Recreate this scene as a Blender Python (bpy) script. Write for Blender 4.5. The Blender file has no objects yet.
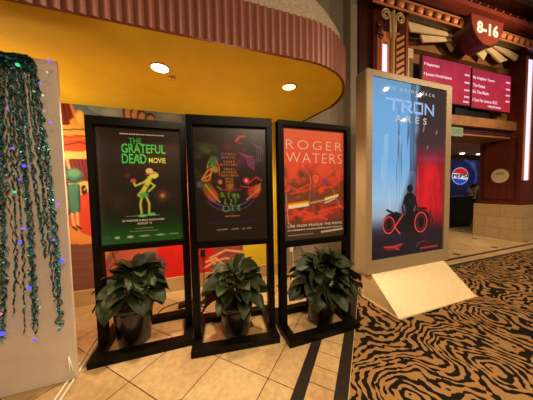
import bpy, bmesh, math, random
import numpy as np
from mathutils import Vector, Matrix
random.seed(7); rng = np.random.RandomState(7)
PI = math.pi
C = bpy.context.scene.collection
SC = bpy.context.scene

# ------------------------------------------------------------------ camera
FPX, EYE = 205.0, 1.5
pitch, roll, yaw = math.radians(2.8), math.radians(1.15), math.radians(18.7)
fw = Vector((math.sin(yaw) * math.cos(pitch), math.cos(yaw) * math.cos(pitch), -math.sin(pitch)))
rt0 = Vector((math.cos(yaw), -math.sin(yaw), 0))
up0 = rt0.cross(fw)
rt = rt0 * math.cos(roll) - up0 * math.sin(roll)
up = up0 * math.cos(roll) + rt0 * math.sin(roll)
cd = bpy.data.cameras.new('camera'); cam = bpy.data.objects.new('camera', cd); C.objects.link(cam)
cd.sensor_width = 36; cd.lens = FPX / 533 * 36; cd.clip_start = .05; cd.clip_end = 60
M = Matrix.Identity(4)
for i in range(3):
    M[i][0] = rt[i]; M[i][1] = up[i]; M[i][2] = -fw[i]
M[0][3], M[1][3], M[2][3] = 0, 0, EYE
cam.matrix_world = M
SC.camera = cam
O = Vector((0, 0, EYE))

def ray(x, y):
    return fw + rt * ((x - 266.5) / FPX) + up * (-(y - 200) / FPX)

def on_y(x, y, Y):                     # a measured picture point -> point on the wall plane Y
    d = ray(x, y); return O + d * (Y / d.y)

# portal frame (the wooden doorway stands turned by 2.2 degrees)
PRZ = math.radians(-2.2); PO = Vector((8.03, 2.95, 0))
pex = Vector((math.cos(PRZ), math.sin(PRZ), 0)); pey = Vector((-math.sin(PRZ), math.cos(PRZ), 0))

def pp(x, y, d):                       # measured point -> (lx, lz) on the portal plane at depth d
    D = ray(x, y); t = pey.dot(PO + pey * d - O) / pey.dot(D)
    p = O + D * t
    return (pex.dot(p - PO), p.z)

def pw(lx, d, z): 
    v = PO + pex * lx + pey * d; return (v.x, v.y, z)

# ------------------------------------------------------------------ materials
def lin(c):
    c = np.asarray(c, float)
    return np.where(c <= .04045, c / 12.92, ((c + .055) / 1.055) ** 2.4)

def L(r, g, b):
    a = lin([r / 255, g / 255, b / 255]); return (float(a[0]), float(a[1]), float(a[2]), 1)

def new_mat(name):
    m = bpy.data.materials.new(name); m.use_nodes = True
    return m, m.node_tree, m.node_tree.nodes['Principled BSDF']

def pmat(name, rgb, rough=.5, metal=0, var=.12, scale=14, bump=0, coat=0, stretch=None, spec=.5):
    """procedural surface: base colour broken up by noise, with optional bump"""
    m, nt, p = new_mat(name)
    tc = nt.nodes.new('ShaderNodeTexCoord'); n = nt.nodes.new('ShaderNodeTexNoise')
    n.inputs['Scale'].default_value = scale; n.inputs['Detail'].default_value = 4
    src = tc.outputs['Object']
    if stretch:
        mp = nt.nodes.new('ShaderNodeMapping'); mp.inputs['Scale'].default_value = stretch
        nt.links.new(src, mp.inputs['Vector']); src = mp.outputs['Vector']
    nt.links.new(src, n.inputs['Vector'])
    cr = nt.nodes.new('ShaderNodeValToRGB')
    c = L(*rgb)
    cr.color_ramp.elements[0].position = .3; cr.color_ramp.elements[1].position = .7
    cr.color_ramp.elements[0].color = tuple(max(0, v * (1 - var)) for v in c[:3]) + (1,)
    cr.color_ramp.elements[1].color = tuple(min(1, v * (1 + var)) for v in c[:3]) + (1,)
    nt.links.new(n.outputs['Fac'], cr.inputs['Fac']); nt.links.new(cr.outputs['Color'], p.inputs['Base Color'])
    p.inputs['Roughness'].default_value = rough; p.inputs['Metallic'].default_value = metal
    p.inputs['Coat Weight'].default_value = coat; p.inputs['Specular IOR Level'].default_value = spec
    if bump:
        b = nt.nodes.new('ShaderNodeBump'); b.inputs['Strength'].default_value = bump; b.inputs['Distance'].default_value = .01
        nt.links.new(n.outputs['Fac'], b.inputs['Height']); nt.links.new(b.outputs['Normal'], p.inputs['Normal'])
    return m

def emat(name, rgb, strength):
    m, nt, p = new_mat(name)
    p.inputs['Base Color'].default_value = (.02, .02, .02, 1)
    p.inputs['Emission Color'].default_value = L(*rgb); p.inputs['Emission Strength'].default_value = strength
    return m

def paint_mat(name, rough=.35, emit=0, coat=0, spec=.5):
    """artwork carried by the surface's own colour attribute; screens emit it"""
    m, nt, p = new_mat(name)
    a = nt.nodes.new('ShaderNodeAttribute'); a.attribute_name = 'paint'
    if emit:
        p.inputs['Base Color'].default_value = (.01, .01, .01, 1)
        nt.links.new(a.outputs['Color'], p.inputs['Emission Color']); p.inputs['Emission Strength'].default_value = emit
    else:
        nt.links.new(a.outputs['Color'], p.inputs['Base Color'])
    p.inputs['Roughness'].default_value = rough; p.inputs['Coat Weight'].default_value = coat
    p.inputs['Coat Roughness'].default_value = .08; p.inputs['Specular IOR Level'].default_value = spec
    return m

class NG:                               # tiny node-math helper
    def __init__(s, nt): s.nt = nt
    def m(s, op, a, b=None, c=None):
        n = s.nt.nodes.new('ShaderNodeMath'); n.operation = op
        for i, v in enumerate((a, b, c)):
            if v is None: continue
            if isinstance(v, (int, float)): n.inputs[i].default_value = v
            else: s.nt.links.new(v, n.inputs[i])
        return n.outputs[0]
    def noise(s, vec, scale, detail=2, col=False):
        n = s.nt.nodes.new('ShaderNodeTexNoise'); n.inputs['Scale'].default_value = scale; n.inputs['Detail'].default_value = detail
        s.nt.links.new(vec, n.inputs['Vector']); return n.outputs['Color' if col else 'Fac']
    def mix(s, f, a, b):
        n = s.nt.nodes.new('ShaderNodeMix'); n.data_type = 'RGBA'
        for i, v in ((0, f), (6, a), (7, b)):
            if isinstance(v, (int, float)): n.inputs[i].default_value = v
            elif isinstance(v, tuple): n.inputs[i].default_value = v
            else: s.nt.links.new(v, n.inputs[i])
        return n.outputs[2]

def floor_material():
    m, nt, p = new_mat('stone_tile_floor'); g = NG(nt)
    geo = nt.nodes.new('ShaderNodeNewGeometry'); sep = nt.nodes.new('ShaderNodeSeparateXYZ')
    nt.links.new(geo.outputs['Position'], sep.inputs[0])
    X, Y = sep.outputs[0], sep.outputs[1]
    r2 = 1 / math.sqrt(2)
    P = g.m('MULTIPLY', g.m('SUBTRACT', X, Y), r2); Q = g.m('MULTIPLY', g.m('ADD', X, Y), r2)
    T = .494
    def cell(v, off, t): return g.m('FRACT', g.m('DIVIDE', g.m('SUBTRACT', v, off), t))
    def linedist(f, t): return g.m('MULTIPLY', g.m('MINIMUM', f, g.m('SUBTRACT', 1.0, f)), t)
    fp, fq = cell(P, -1.201, T), cell(Q, 1.394, T)
    gl = g.m('MINIMUM', linedist(fp, T), linedist(fq, T))
    grout = g.m('LESS_THAN', gl, .0035)
    # small dark insets at every other corner
    f2p, f2q = cell(P, -1.201, T * 2), cell(Q, .9, T * 2)
    dot = g.m('LESS_THAN', g.m('ADD', linedist(f2p, T * 2), linedist(f2q, T * 2)), .085)
    # bands that run round the carpet
    a = g.m('SUBTRACT', -.114, P); b = g.m('MULTIPLY', g.m('SUBTRACT', Y, 2.44), 1.2)
    e = g.m('MAXIMUM', a, b)
    inband = g.m('LESS_THAN', e, .378)
    d1 = g.m('LESS_THAN', e, .1); d2 = g.m('MULTIPLY', g.m('GREATER_THAN', e, .289), inband)
    dark = g.m('MAXIMUM', g.m('MULTIPLY', d1, 1.0), d2)
    mid = g.m('MULTIPLY', inband, g.m('SUBTRACT', 1.0, dark))
    fb = cell(Q, 1.507, .1665); gb = g.m('MULTIPLY', mid, g.m('LESS_THAN', linedist(fb, .1665), .003))
    edge = g.m('LESS_THAN', g.m('MINIMUM', g.m('ABSOLUTE', g.m('SUBTRACT', e, .1)), g.m('MINIMUM', g.m('ABSOLUTE', g.m('SUBTRACT', e, .289)), g.m('ABSOLUTE', g.m('SUBTRACT', e, .378)))), .002)
    pos = geo.outputs['Position']
    n1 = g.noise(pos, 3.0, 5); n2 = g.noise(pos, 22.0, 5)
    sid = g.m('ADD', g.m('FLOOR', g.m('DIVIDE', g.m('SUBTRACT', P, -1.201), T)), g.m('MULTIPLY', g.m('FLOOR', g.m('DIVIDE', g.m('SUBTRACT', Q, 1.394), T)), 7.3))
    wn = nt.nodes.new('ShaderNodeTexWhiteNoise'); wn.noise_dimensions = '1D'; nt.links.new(sid, wn.inputs['W'])
    f = g.m('ADD', g.m('MULTIPLY', n1, .5), g.m('MULTIPLY', n2, .5))
    f = g.m('ADD', g.m('MULTIPLY', g.m('SUBTRACT', f, .5), 2.4), g.m('ADD', .35, g.m('MULTIPLY', wn.outputs['Value'], .3)))
    stone = g.mix(f, L(172, 136, 92), L(216, 184, 138))
    darkc = g.mix(n2, L(26, 21, 18), L(58, 48, 40))
    out = g.mix(grout, stone, L(72, 44, 26))
    out = g.mix(dot, out, L(46, 34, 26))
    bandstone = g.mix(f, L(168, 132, 90), L(214, 180, 134))
    out = g.mix(inband, out, bandstone)
    out = g.mix(gb, out, L(80, 50, 30))
    out = g.mix(dark, out, darkc)
    nt.links.new(out, p.inputs['Base Color'])
    p.inputs['Roughness'].default_value = .32; p.inputs['Specular IOR Level'].default_value = .35
    bp = nt.nodes.new('ShaderNodeBump'); bp.inputs['Strength'].default_value = .12; bp.inputs['Distance'].default_value = .004
    nt.links.new(g.m('SUBTRACT', n2, grout), bp.inputs['Height']); nt.links.new(bp.outputs['Normal'], p.inputs['Normal'])
    return m

def carpet_material():
    m, nt, p = new_mat('tiger_carpet'); g = NG(nt)
    geo = nt.nodes.new('ShaderNodeNewGeometry'); pos = geo.outputs['Position']
    def warp(v, scale, amt, det=2):
        c = g.noise(v, scale, det, col=True)
        s = nt.nodes.new('ShaderNodeVectorMath'); s.operation = 'SUBTRACT'; nt.links.new(c, s.inputs[0]); s.inputs[1].default_value = (.5, .5, .5)
        k = nt.nodes.new('ShaderNodeVectorMath'); k.operation = 'SCALE'; nt.links.new(s.outputs[0], k.inputs[0]); k.inputs['Scale'].default_value = amt
        a = nt.nodes.new('ShaderNodeVectorMath'); a.operation = 'ADD'; nt.links.new(v, a.inputs[0]); nt.links.new(k.outputs[0], a.inputs[1])
        return a.outputs[0]
    w1 = warp(pos, 2.2, .40); w2 = warp(w1, 12, .05, 1)
    sep = nt.nodes.new('ShaderNodeSeparateXYZ'); nt.links.new(w2, sep.inputs[0])
    # swirls round scattered centres: distance to the nearest one, ringed
    vo = nt.nodes.new('ShaderNodeTexVoronoi'); vo.voronoi_dimensions = '2D'; vo.feature = 'SMOOTH_F1'
    vo.inputs['Scale'].default_value = 1.15; vo.inputs['Smoothness'].default_value = .35
    nt.links.new(w2, vo.inputs['Vector'])
    ph = g.m('MULTIPLY', vo.outputs['Distance'], 2 * PI / (.064 * 1.15))
    ph = g.m('ADD', ph, g.m('MULTIPLY', sep.outputs[1], 22.0))
    st = g.m('SINE', ph)
    br = g.noise(pos, 15, 1)
    v = g.m('ADD', st, g.m('MULTIPLY', g.m('SUBTRACT', br, .5), 5.5))
    mask = g.m('GREATER_THAN', v, .02)
    fine = g.noise(pos, 160, 2); big = g.noise(pos, 1.8, 2)
    gold = g.mix(fine, L(120, 88, 52), L(182, 144, 96))
    gold = g.mix(g.m('MULTIPLY', big, .5), gold, L(132, 88, 50))
    orange = g.m('MULTIPLY', g.m('GREATER_THAN', st, -.25), .35)
    gold = g.mix(orange, gold, L(160, 96, 44))
    blk = g.mix(fine, L(10, 8, 7), L(34, 27, 22))
    out = g.mix(mask, gold, blk)
    nt.links.new(out, p.inputs['Base Color']); p.inputs['Roughness'].default_value = .95; p.inputs['Specular IOR Level'].default_value = .1
    bp = nt.nodes.new('ShaderNodeBump'); bp.inputs['Strength'].default_value = .4; bp.inputs['Distance'].default_value = .004
    nt.links.new(fine, bp.inputs['Height']); nt.links.new(bp.outputs['Normal'], p.inputs['Normal'])
    return m

def block_material(name, a, b, joint, bw, bh):
    m, nt, p = new_mat(name); g = NG(nt)
    tc = nt.nodes.new('ShaderNodeTexCoord')
    sep = nt.nodes.new('ShaderNodeSeparateXYZ'); nt.links.new(tc.outputs['Object'], sep.inputs[0])
    cmb = nt.nodes.new('ShaderNodeCombineXYZ')
    nt.links.new(g.m('ADD', sep.outputs[0], sep.outputs[1]), cmb.inputs[0]); nt.links.new(sep.outputs[2], cmb.inputs[1])
    br = nt.nodes.new('ShaderNodeTexBrick'); nt.links.new(cmb.outputs[0], br.inputs['Vector'])
    br.inputs['Scale'].default_value = 1; br.inputs['Brick Width'].default_value = bw; br.inputs['Row Height'].default_value = bh
    br.inputs['Mortar Size'].default_value = .004; br.inputs['Color1'].default_value = L(*a); br.inputs['Color2'].default_value = L(*b)
    br.inputs['Mortar'].default_value = L(*joint)
    n = g.noise(tc.outputs['Object'], 9, 6)
    out = g.mix(g.m('MULTIPLY', n, .45), br.outputs['Color'], L(*joint))
    nt.links.new(out, p.inputs['Base Color']); p.inputs['Roughness'].default_value = .55
    return m

MT = {}
MT['black'] = pmat('black_satin_wood', (7, 6, 5), .42, var=.25, scale=30, stretch=(1, 1, .1), spec=.16)
MT['yellow'] = pmat('mustard_yellow_paint', (224, 186, 44), .75, var=.05, scale=5, spec=.15)
MT['gray'] = pmat('warm_gray_wall_paint', (150, 132, 112), .8, var=.08, scale=18, bump=.1)
MT['cove'] = pmat('beige_textured_wallcovering', (172, 152, 128), .85, var=.28, scale=55, bump=.5)
MT['rose'] = pmat('dusty_rose_pleated_metal', (136, 78, 60), .42, .25, var=.08, scale=9, stretch=(1, 1, .15))
MT['wood'] = pmat('cherry_wood', (92, 34, 22), .32, var=.3, scale=7, stretch=(3, 3, .35), coat=.25)
MT['darkwood'] = pmat('dark_cherry_wood', (62, 24, 17), .35, var=.3, scale=7, stretch=(3, 3, .35), coat=.2)
MT['redtrim'] = pmat('red_lacquered_moulding', (146, 62, 44), .4, var=.15, scale=12)
MT['copper'] = pmat('copper_gilt_carving', (236, 150, 100), .4, .3, var=.2, scale=40)
MT['gilt'] = pmat('pale_gilt_scrollwork', (214, 178, 128), .4, .3, var=.12, scale=30)
MT['cream'] = pmat('cream_painted_panel', (222, 196, 150), .6, var=.06, scale=9)
MT['goldwall'] = pmat('bronze_gold_wall_panel', (142, 94, 54), .6, var=.18, scale=6)
MT['kiosk'] = pmat('champagne_metallic_shell', (168, 144, 112), .42, .12, var=.05, scale=20)
MT['kioskfoot'] = pmat('cream_powder_coat', (226, 200, 152), .4, 0, var=.04, scale=20)
MT['board'] = pmat('white_foam_board', (224, 206, 190), .65, var=.05, scale=6)
MT['whiteplastic'] = pmat('white_plastic', (232, 222, 204), .4, var=.04, scale=30)
MT['blackplastic'] = pmat('black_plastic', (14, 13, 13), .4, var=.2, scale=30)
MT['pot'] = pmat('dark_brown_glazed_pot', (20, 15, 13), .25, var=.25, scale=10, coat=.3)
MT['soil'] = pmat('potting_soil', (44, 30, 20), .95, var=.5, scale=60, bump=1)
MT['leaf'] = pmat('deep_green_leaf', (42, 52, 24), .5, var=.35, scale=9, spec=.4)
MT['stem'] = pmat('green_stem', (70, 92, 48), .5, var=.2, scale=20)
MT['tinsel'] = pmat('teal_tinsel_foil', (84, 156, 162), .3, .4, var=.5, scale=26)
MT['tinseldark'] = pmat('dark_green_tinsel_foil', (24, 62, 66), .3, .35, var=.6, scale=30)
MT['base'] = block_material('tan_stone_baseboard', (204, 170, 118), (190, 152, 100), (150, 112, 70), .6, .5)
MT['plinth'] = block_material('travertine_blocks', (202, 172, 128), (184, 152, 108), (128, 98, 66), .62, .31)
MT['white_print'] = pmat('white_print_ink', (236, 228, 214), .4, var=.03, scale=30)
MT['green_print'] = pmat('green_print_ink', (66, 190, 84), .4, var=.12, scale=30)
MT['lime_print'] = pmat('lime_print_ink', (200, 214, 92), .4, var=.1, scale=30)
MT['amber_print'] = pmat('amber_print_ink', (236, 160, 60), .4, var=.1, scale=30)
MT['art_flat'] = paint_mat('printed_poster_sheet', .3, coat=.5)
MT['mural'] = paint_mat('painted_mural', .6, spec=.2)
MT['screen'] = paint_mat('lit_video_screen', .12, emit=.8)
MT['bigscreen'] = paint_mat('lit_kiosk_screen', .03, emit=1.05, spec=.25)
MT['menuscreen'] = paint_mat('lit_menu_screen', .3, emit=.68)
MT['cream_glow'] = emat('lit_cream_numerals', (255, 236, 196), 1.1)
MT['led'] = emat('white_led_strip', (214, 208, 255), 1.5)
MT['lampglow'] = emat('lit_lamp_lens', (255, 240, 205), 9)
MT['lampdim'] = emat('lit_warm_lamp_lens', (255, 226, 160), 2.4)
MT['menutext'] = emat('lit_menu_lettering', (255, 210, 226), .95)
MT['titleglow'] = emat('lit_pale_blue_lettering', (132, 178, 240), .9)
MT['palewhite'] = emat('lit_grey_lettering', (196, 200, 206), .75)
MT['redglow'] = emat('lit_red_lettering', (190, 40, 44), .8)
MT['exit'] = emat('lit_exit_sign_face', (176, 186, 132), .55)
MT['exitink'] = emat('lit_green_lettering', (110, 142, 84), .5)
MT['skin'] = pmat('skin', (190, 130, 100), .5, var=.05)
MT['hair'] = pmat('dark_brown_hair', (52, 30, 22), .6, var=.2, scale=60)
MT['shirt'] = pmat('light_grey_shirt', (196, 190, 176), .8, var=.08)
MT['pants'] = pmat('black_trousers', (20, 20, 22), .8, var=.1)

# ------------------------------------------------------------------ object helpers
def link(o, parent=None):
    C.objects.link(o)
    if parent is not None: o.parent = parent
    return o

def obj(name, bm, mats, parent=None, loc=(0, 0, 0), rz=0, smooth=False, recalc=True):
    me = bpy.data.meshes.new(name)
    if recalc: bmesh.ops.recalc_face_normals(bm, faces=bm.faces)
    bm.to_mesh(me); bm.free()
    if not isinstance(mats, (list, tuple)): mats = [mats]
    for m in mats: me.materials.append(MT[m] if isinstance(m, str) else m)
    if smooth:
        for f in me.polygons: f.use_smooth = True
    o = bpy.data.objects.new(name, me); link(o, parent)
    o.location = loc; o.rotation_euler = (0, 0, rz)
    return o

def thing(name, label, cat, loc=(0, 0, 0), rz=0, group=None):
    o = bpy.data.objects.new(name, None); link(o); o.empty_display_size = .1
    o.location = loc; o.rotation_euler = (0, 0, rz)
    return tag(o, label, cat, group)

def tag(o, label, cat, group=None):
    o['label'] = label; o['category'] = cat
    if group: o['group'] = group
    return o

def struct(name, bm, m, loc=(0, 0, 0), rz=0, smooth=False, label=None):
    o = obj(name, bm, m, None, loc, rz, smooth); o['kind'] = 'structure'
    if label: o['label'] = label
    return o

def B(): return bmesh.new()

def box(bm, x0, x1, y0, y1, z0, z1, mi=0, bev=0):
    vs = [bm.verts.new(p) for p in ((x0, y0, z0), (x1, y0, z0), (x1, y1, z0), (x0, y1, z0), (x0, y0, z1), (x1, y0, z1), (x1, y1, z1), (x0, y1, z1))]
    fs = [bm.faces.new([vs[i] for i in q]) for q in ((3, 2, 1, 0), (4, 5, 6, 7), (0, 1, 5, 4), (1, 2, 6, 5), (2, 3, 7, 6), (3, 0, 4, 7))]
    for f in fs: f.material_index = mi
    if bev:
        es = list({e for f in fs for e in f.edges})
        r = bmesh.ops.bevel(bm, geom=es, offset=bev, segments=2, affect='EDGES', profile=.7)
        for f in r['faces']: f.material_index = mi
    return bm

def prism(bm, pts, y0, y1, mi=0):
    """polygon in x,z extruded along y"""
    n = len(pts)
    a = [bm.verts.new((p[0], y0, p[1])) for p in pts]; b = [bm.verts.new((p[0], y1, p[1])) for p in pts]
    fs = [bm.faces.new(a), bm.faces.new(b[::-1])]
    for i in range(n): fs.append(bm.faces.new((a[i], b[i], b[(i + 1) % n], a[(i + 1) % n])))
    for f in fs: f.material_index = mi
    return bm

def lathe(bm, prof, seg=32, cx=0, cy=0, cz=0, mi=0):
    rings = []
    for r, z in prof:
        if r < 1e-5: rings.append([bm.verts.new((cx, cy, cz + z))])
        else: rings.append([bm.verts.new((cx + r * math.cos(2 * PI * k / seg), cy + r * math.sin(2 * PI * k / seg), cz + z)) for k in range(seg)])
    for a, b in zip(rings, rings[1:]):
        for k in range(seg):
            q = [a[k % len(a)], a[(k + 1) % len(a)], b[(k + 1) % len(b)], b[k % len(b)]]
            q = list(dict.fromkeys(q))
            if len(q) > 2:
                f = bm.faces.new(q); f.material_index = mi; f.smooth = True
    return bm

def tube(bm, pts, r, seg=8, mi=0, cap=True):
    pts = [Vector(p) for p in pts]; rings = []
    n = len(pts)
    rr = r if isinstance(r, (list, tuple)) else [r] * n
    nrm = None
    for i, p in enumerate(pts):
        t = (pts[min(i + 1, n - 1)] - pts[max(i - 1, 0)]).normalized()
        if nrm is None:
            nrm = t.orthogonal().normalized()
        nrm = (nrm - t * nrm.dot(t))
        nrm = nrm.normalized() if nrm.length > 1e-6 else t.orthogonal().normalized()
        bi = t.cross(nrm)
        rings.append([bm.verts.new(p + (nrm * math.cos(2 * PI * k / seg) + bi * math.sin(2 * PI * k / seg)) * rr[i]) for k in range(seg)])
    for a, b in zip(rings, rings[1:]):
        for k in range(seg):
            f = bm.faces.new((a[k], a[(k + 1) % seg], b[(k + 1) % seg], b[k])); f.smooth = True; f.material_index = mi
    if cap:
        bm.faces.new(rings[0][::-1]).material_index = mi; bm.faces.new(rings[-1]).material_index = mi
    return bm

def sphere(bm, c, r, seg=10, sx=1, sy=1, sz=1, mi=0):
    prof = [(r * math.sin(PI * k / 6), -r * math.cos(PI * k / 6)) for k in range(7)]
    before = len(bm.verts)
    lathe(bm, prof, seg, mi=mi)
    bm.verts.ensure_lookup_table()
    for v in bm.verts[before:]:
        v.co = Vector((v.co.x * sx + c[0], v.co.y * sy + c[1], v.co.z * sz + c[2]))
    return bm

def stroke(bm, pts, w, y, th=.0012, mi=0):
    """flat painted/cut stroke in the x,z plane at depth y"""
    for (x0, z0), (x1, z1) in zip(pts, pts[1:]):
        d = Vector((x1 - x0, z1 - z0)); l = d.length
        if l < 1e-6: continue
        d /= l; nx, nz = -d.y * w / 2, d.x * w / 2
        ex, ez = d.x * w * .45, d.y * w * .45
        prism(bm, [(x0 - ex + nx, z0 - ez + nz), (x1 + ex + nx, z1 + ez + nz), (x1 + ex - nx, z1 + ez - nz), (x0 - ex - nx, z0 - ez - nz)], y, y - th, mi)
    return bm

def text(bm, s, x0, x1, z0, z1, y, mi=0, bold=0.0, space=1.0, th=.001):
    """lettering stretched to a box in the x,z plane, facing -y"""
    cu = bpy.data.curves.new('lettering', 'FONT'); cu.body = s; cu.offset = bold; cu.space_character = space; cu.resolution_u = 3
    cu.extrude = .01
    t = bpy.data.objects.new('lettering', cu); C.objects.link(t)
    dg = bpy.context.evaluated_depsgraph_get(); dg.update()
    me = bpy.data.meshes.new_from_object(t.evaluated_get(dg))
    bpy.data.objects.remove(t); bpy.data.curves.remove(cu)
    xs = [v.co.x for v in me.vertices]; ys = [v.co.y for v in me.vertices]
    if not xs: return bm
    ax, bx, ay, by = min(xs), max(xs), min(ys), max(ys)
    for v in me.vertices:
        px = x0 + (v.co.x - ax) / max(bx - ax, 1e-6) * (x1 - x0); pz = z0 + (v.co.y - ay) / max(by - ay, 1e-6) * (z1 - z0)
        v.co = Vector((px, y - (th if v.co.z > 0 else 0), pz))
    for f in me.polygons: f.material_index = mi
    me.materials.clear()
    n0 = len(bm.faces)
    bm.from_mesh(me); bm.faces.ensure_lookup_table()
    for f in bm.faces[n0:]: f.material_index = mi
    bpy.data.meshes.remove(me)
    return bm

# ------------------------------------------------------------------ painter for printed art and screens
class Canvas:
    def __init__(s, w, h, col, asp):
        s.w, s.h = w, h; s.a = np.ones((h, w, 3)) * (np.array(col) / 255.)
        u = np.linspace(0, 1, w); v = np.linspace(0, 1, h); s.U, s.V = np.meshgrid(u, v); s.asp = asp     # asp = width/height
    def blend(s, m, col, al=1.):
        m = np.clip(m * al, 0, 1)[..., None]; c = np.asarray(col, float)
        c = c / 255. if c.max() > 1.001 or c.ndim == 1 else c
        s.a = s.a * (1 - m) + c * m
    def poly(s, pts, col, al=1.):
        x, y = s.U, s.V; ins = np.zeros_like(x, bool); n = len(pts)
        for i in range(n):
            x0, y0 = pts[i]; x1, y1 = pts[(i + 1) % n]
            if y0 == y1: continue
            c = ((y0 > y) != (y1 > y)) & (x < (x1 - x0) * (y - y0) / (y1 - y0) + x0)
            ins ^= c
        s.blend(ins.astype(float), col, al)
    def ell(s, cx, cy, rx, ry, col, al=1., soft=.15, rot=0):
        dx, dy = (s.U - cx) * s.asp, (s.V - cy); c, q = math.cos(rot), math.sin(rot)
        X, Y = dx * c + dy * q, -dx * q + dy * c
        d = np.sqrt((X / (rx * s.asp)) ** 2 + (Y / ry) ** 2)
        s.blend(np.clip((1 - d) / soft + .5, 0, 1), col, al)
    def glow(s, cx, cy, r, col, al=1.):
        d = np.hypot((s.U - cx) * s.asp, s.V - cy) / r
        s.blend(np.exp(-d * d * 2), col, al)
    def line(s, pts, w, col, al=1.):
        m = np.zeros_like(s.U)
        for (x0, y0), (x1, y1) in zip(pts, pts[1:]):
            ax, ay = x0 * s.asp, y0; bx, by = x1 * s.asp, y1
            px, py = s.U * s.asp - ax, s.V - ay; dx, dy = bx - ax, by - ay
            t = np.clip((px * dx + py * dy) / max(dx * dx + dy * dy, 1e-9), 0, 1)
            d = np.hypot(px - t * dx, py - t * dy)
            m = np.maximum(m, np.clip((w / 2 - d) / (w * .35) + .5, 0, 1))
        s.blend(m, col, al)
    def ring(s, cx, cy, rx, ry, w, col, al=1., a0=0, a1=360):
        s.line([(cx + rx * math.cos(math.radians(t)), cy + ry * math.sin(math.radians(t))) for t in np.linspace(a0, a1, 30)], w, col, al)
    def noise(s, scale, seed=0, sx=1., sy=1., oct=3):
        r = np.random.RandomState(seed); out = np.zeros_like(s.U); tot = 0
        for o in range(oct):
            k = scale * 2 ** o; gw, gh = max(2, int(k * s.asp * sx) + 2), max(2, int(k * sy) + 2)
            g = r.rand(gh, gw)
            x = s.U * (gw - 1); y = s.V * (gh - 1); xi = np.clip(x.astype(int), 0, gw - 2); yi = np.clip(y.astype(int), 0, gh - 2)
            fx, fy = x - xi, y - yi; fx = fx * fx * (3 - 2 * fx); fy = fy * fy * (3 - 2 * fy)
            n = (g[yi, xi] * (1 - fx) + g[yi, xi + 1] * fx) * (1 - fy) + (g[yi + 1, xi] * (1 - fx) + g[yi + 1, xi + 1] * fx) * fy
            out += n / 2 ** o; tot += 1 / 2 ** o
        return out / tot
    def vgrad(s, stops, al=1., mask=None):
        v = np.array([p[0] for p in stops]); c = np.array([p[1] for p in stops], float) / 255
        col = np.stack([np.interp(s.V, v, c[:, k]) for k in range(3)], -1)
        m = np.ones_like(s.U) if mask is None else mask
        m = np.clip(m * al, 0, 1)[..., None]; s.a = s.a * (1 - m) + col * m

def painted(name, cv, x0, x1, z0, z1, y, mat, parent=None, loc=(0, 0, 0), rz=0):
    """grid sheet facing -y, each vertex carrying the printed colour"""
    h, w = cv.h, cv.w
    co = np.zeros((h, w, 3)); co[..., 0] = x0 + cv.U * (x1 - x0); co[..., 1] = y; co[..., 2] = z1 - cv.V * (z1 - z0)
    idx = np.arange(h * w).reshape(h, w)
    q = np.stack([idx[:-1, :-1], idx[1:, :-1], idx[1:, 1:], idx[:-1, 1:]], -1).reshape(-1, 4)
    me = bpy.data.meshes.new(name); me.from_pydata(co.reshape(-1, 3).tolist(), [], q.tolist())
    at = me.color_attributes.new('paint', 'FLOAT_COLOR', 'POINT')
    col = np.ones((h * w, 4)); col[:, :3] = lin(np.clip(cv.a, 0, 1).reshape(-1, 3))
    at.data.foreach_set('color', col.ravel().astype(np.float32))
    me.materials.append(MT[mat]); me.update()
    o = bpy.data.objects.new(name, me); link(o, parent); o.location = loc; o.rotation_euler = (0, 0, rz)
    return o

# ================================================================== THE SETTING
# floor and carpet
bm = B(); box(bm, -4, 16, -3, 8, -.1, 0)
MT['floor'] = floor_material(); MT['carpet'] = carpet_material()
struct('floor', bm, 'floor', label='tan stone tile floor laid diagonally with black border bands')
k = .114 * math.sqrt(2)
bm = B()
pts = [(-3 + .161, -3), (2.44 + -.161, 2.44), (15, 2.44), (15, -3)]
pts = [(-3 - .161, -3), (2.44 - .161, 2.44), (15, 2.44), (15, -3)]
vs0 = [bm.verts.new((x, y, .001)) for x, y in pts]; vs1 = [bm.verts.new((x, y, .008)) for x, y in pts]
bm.faces.new(vs1); bm.faces.new(vs0[::-1])
for i in range(4): bm.faces.new((vs0[i], vs0[(i + 1) % 4], vs1[(i + 1) % 4], vs1[i]))
struct('floor_carpet', bm, 'carpet', label='golden carpet with a black tiger stripe pattern')
bm = B()
s2 = math.sqrt(.5)
for t0, t1 in ((-3, 2.44),):
    p0, p1 = Vector((t0 - .161, t0)), Vector((t1 - .161, t1)); n = Vector((-s2, s2)) * .006
    q = [p0, p1, p1 + n, p0 + n]
    a = [bm.verts.new((v.x, v.y, .0005)) for v in q]; b = [bm.verts.new((v.x, v.y, .009)) for v in q]
    bm.faces.new(b); 
    for i in range(4): bm.faces.new((a[i], a[(i + 1) % 4], b[(i + 1) % 4], b[i]))
struct('trim_1', bm, 'gilt', label='thin pale metal edge strip of the carpet')

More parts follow.
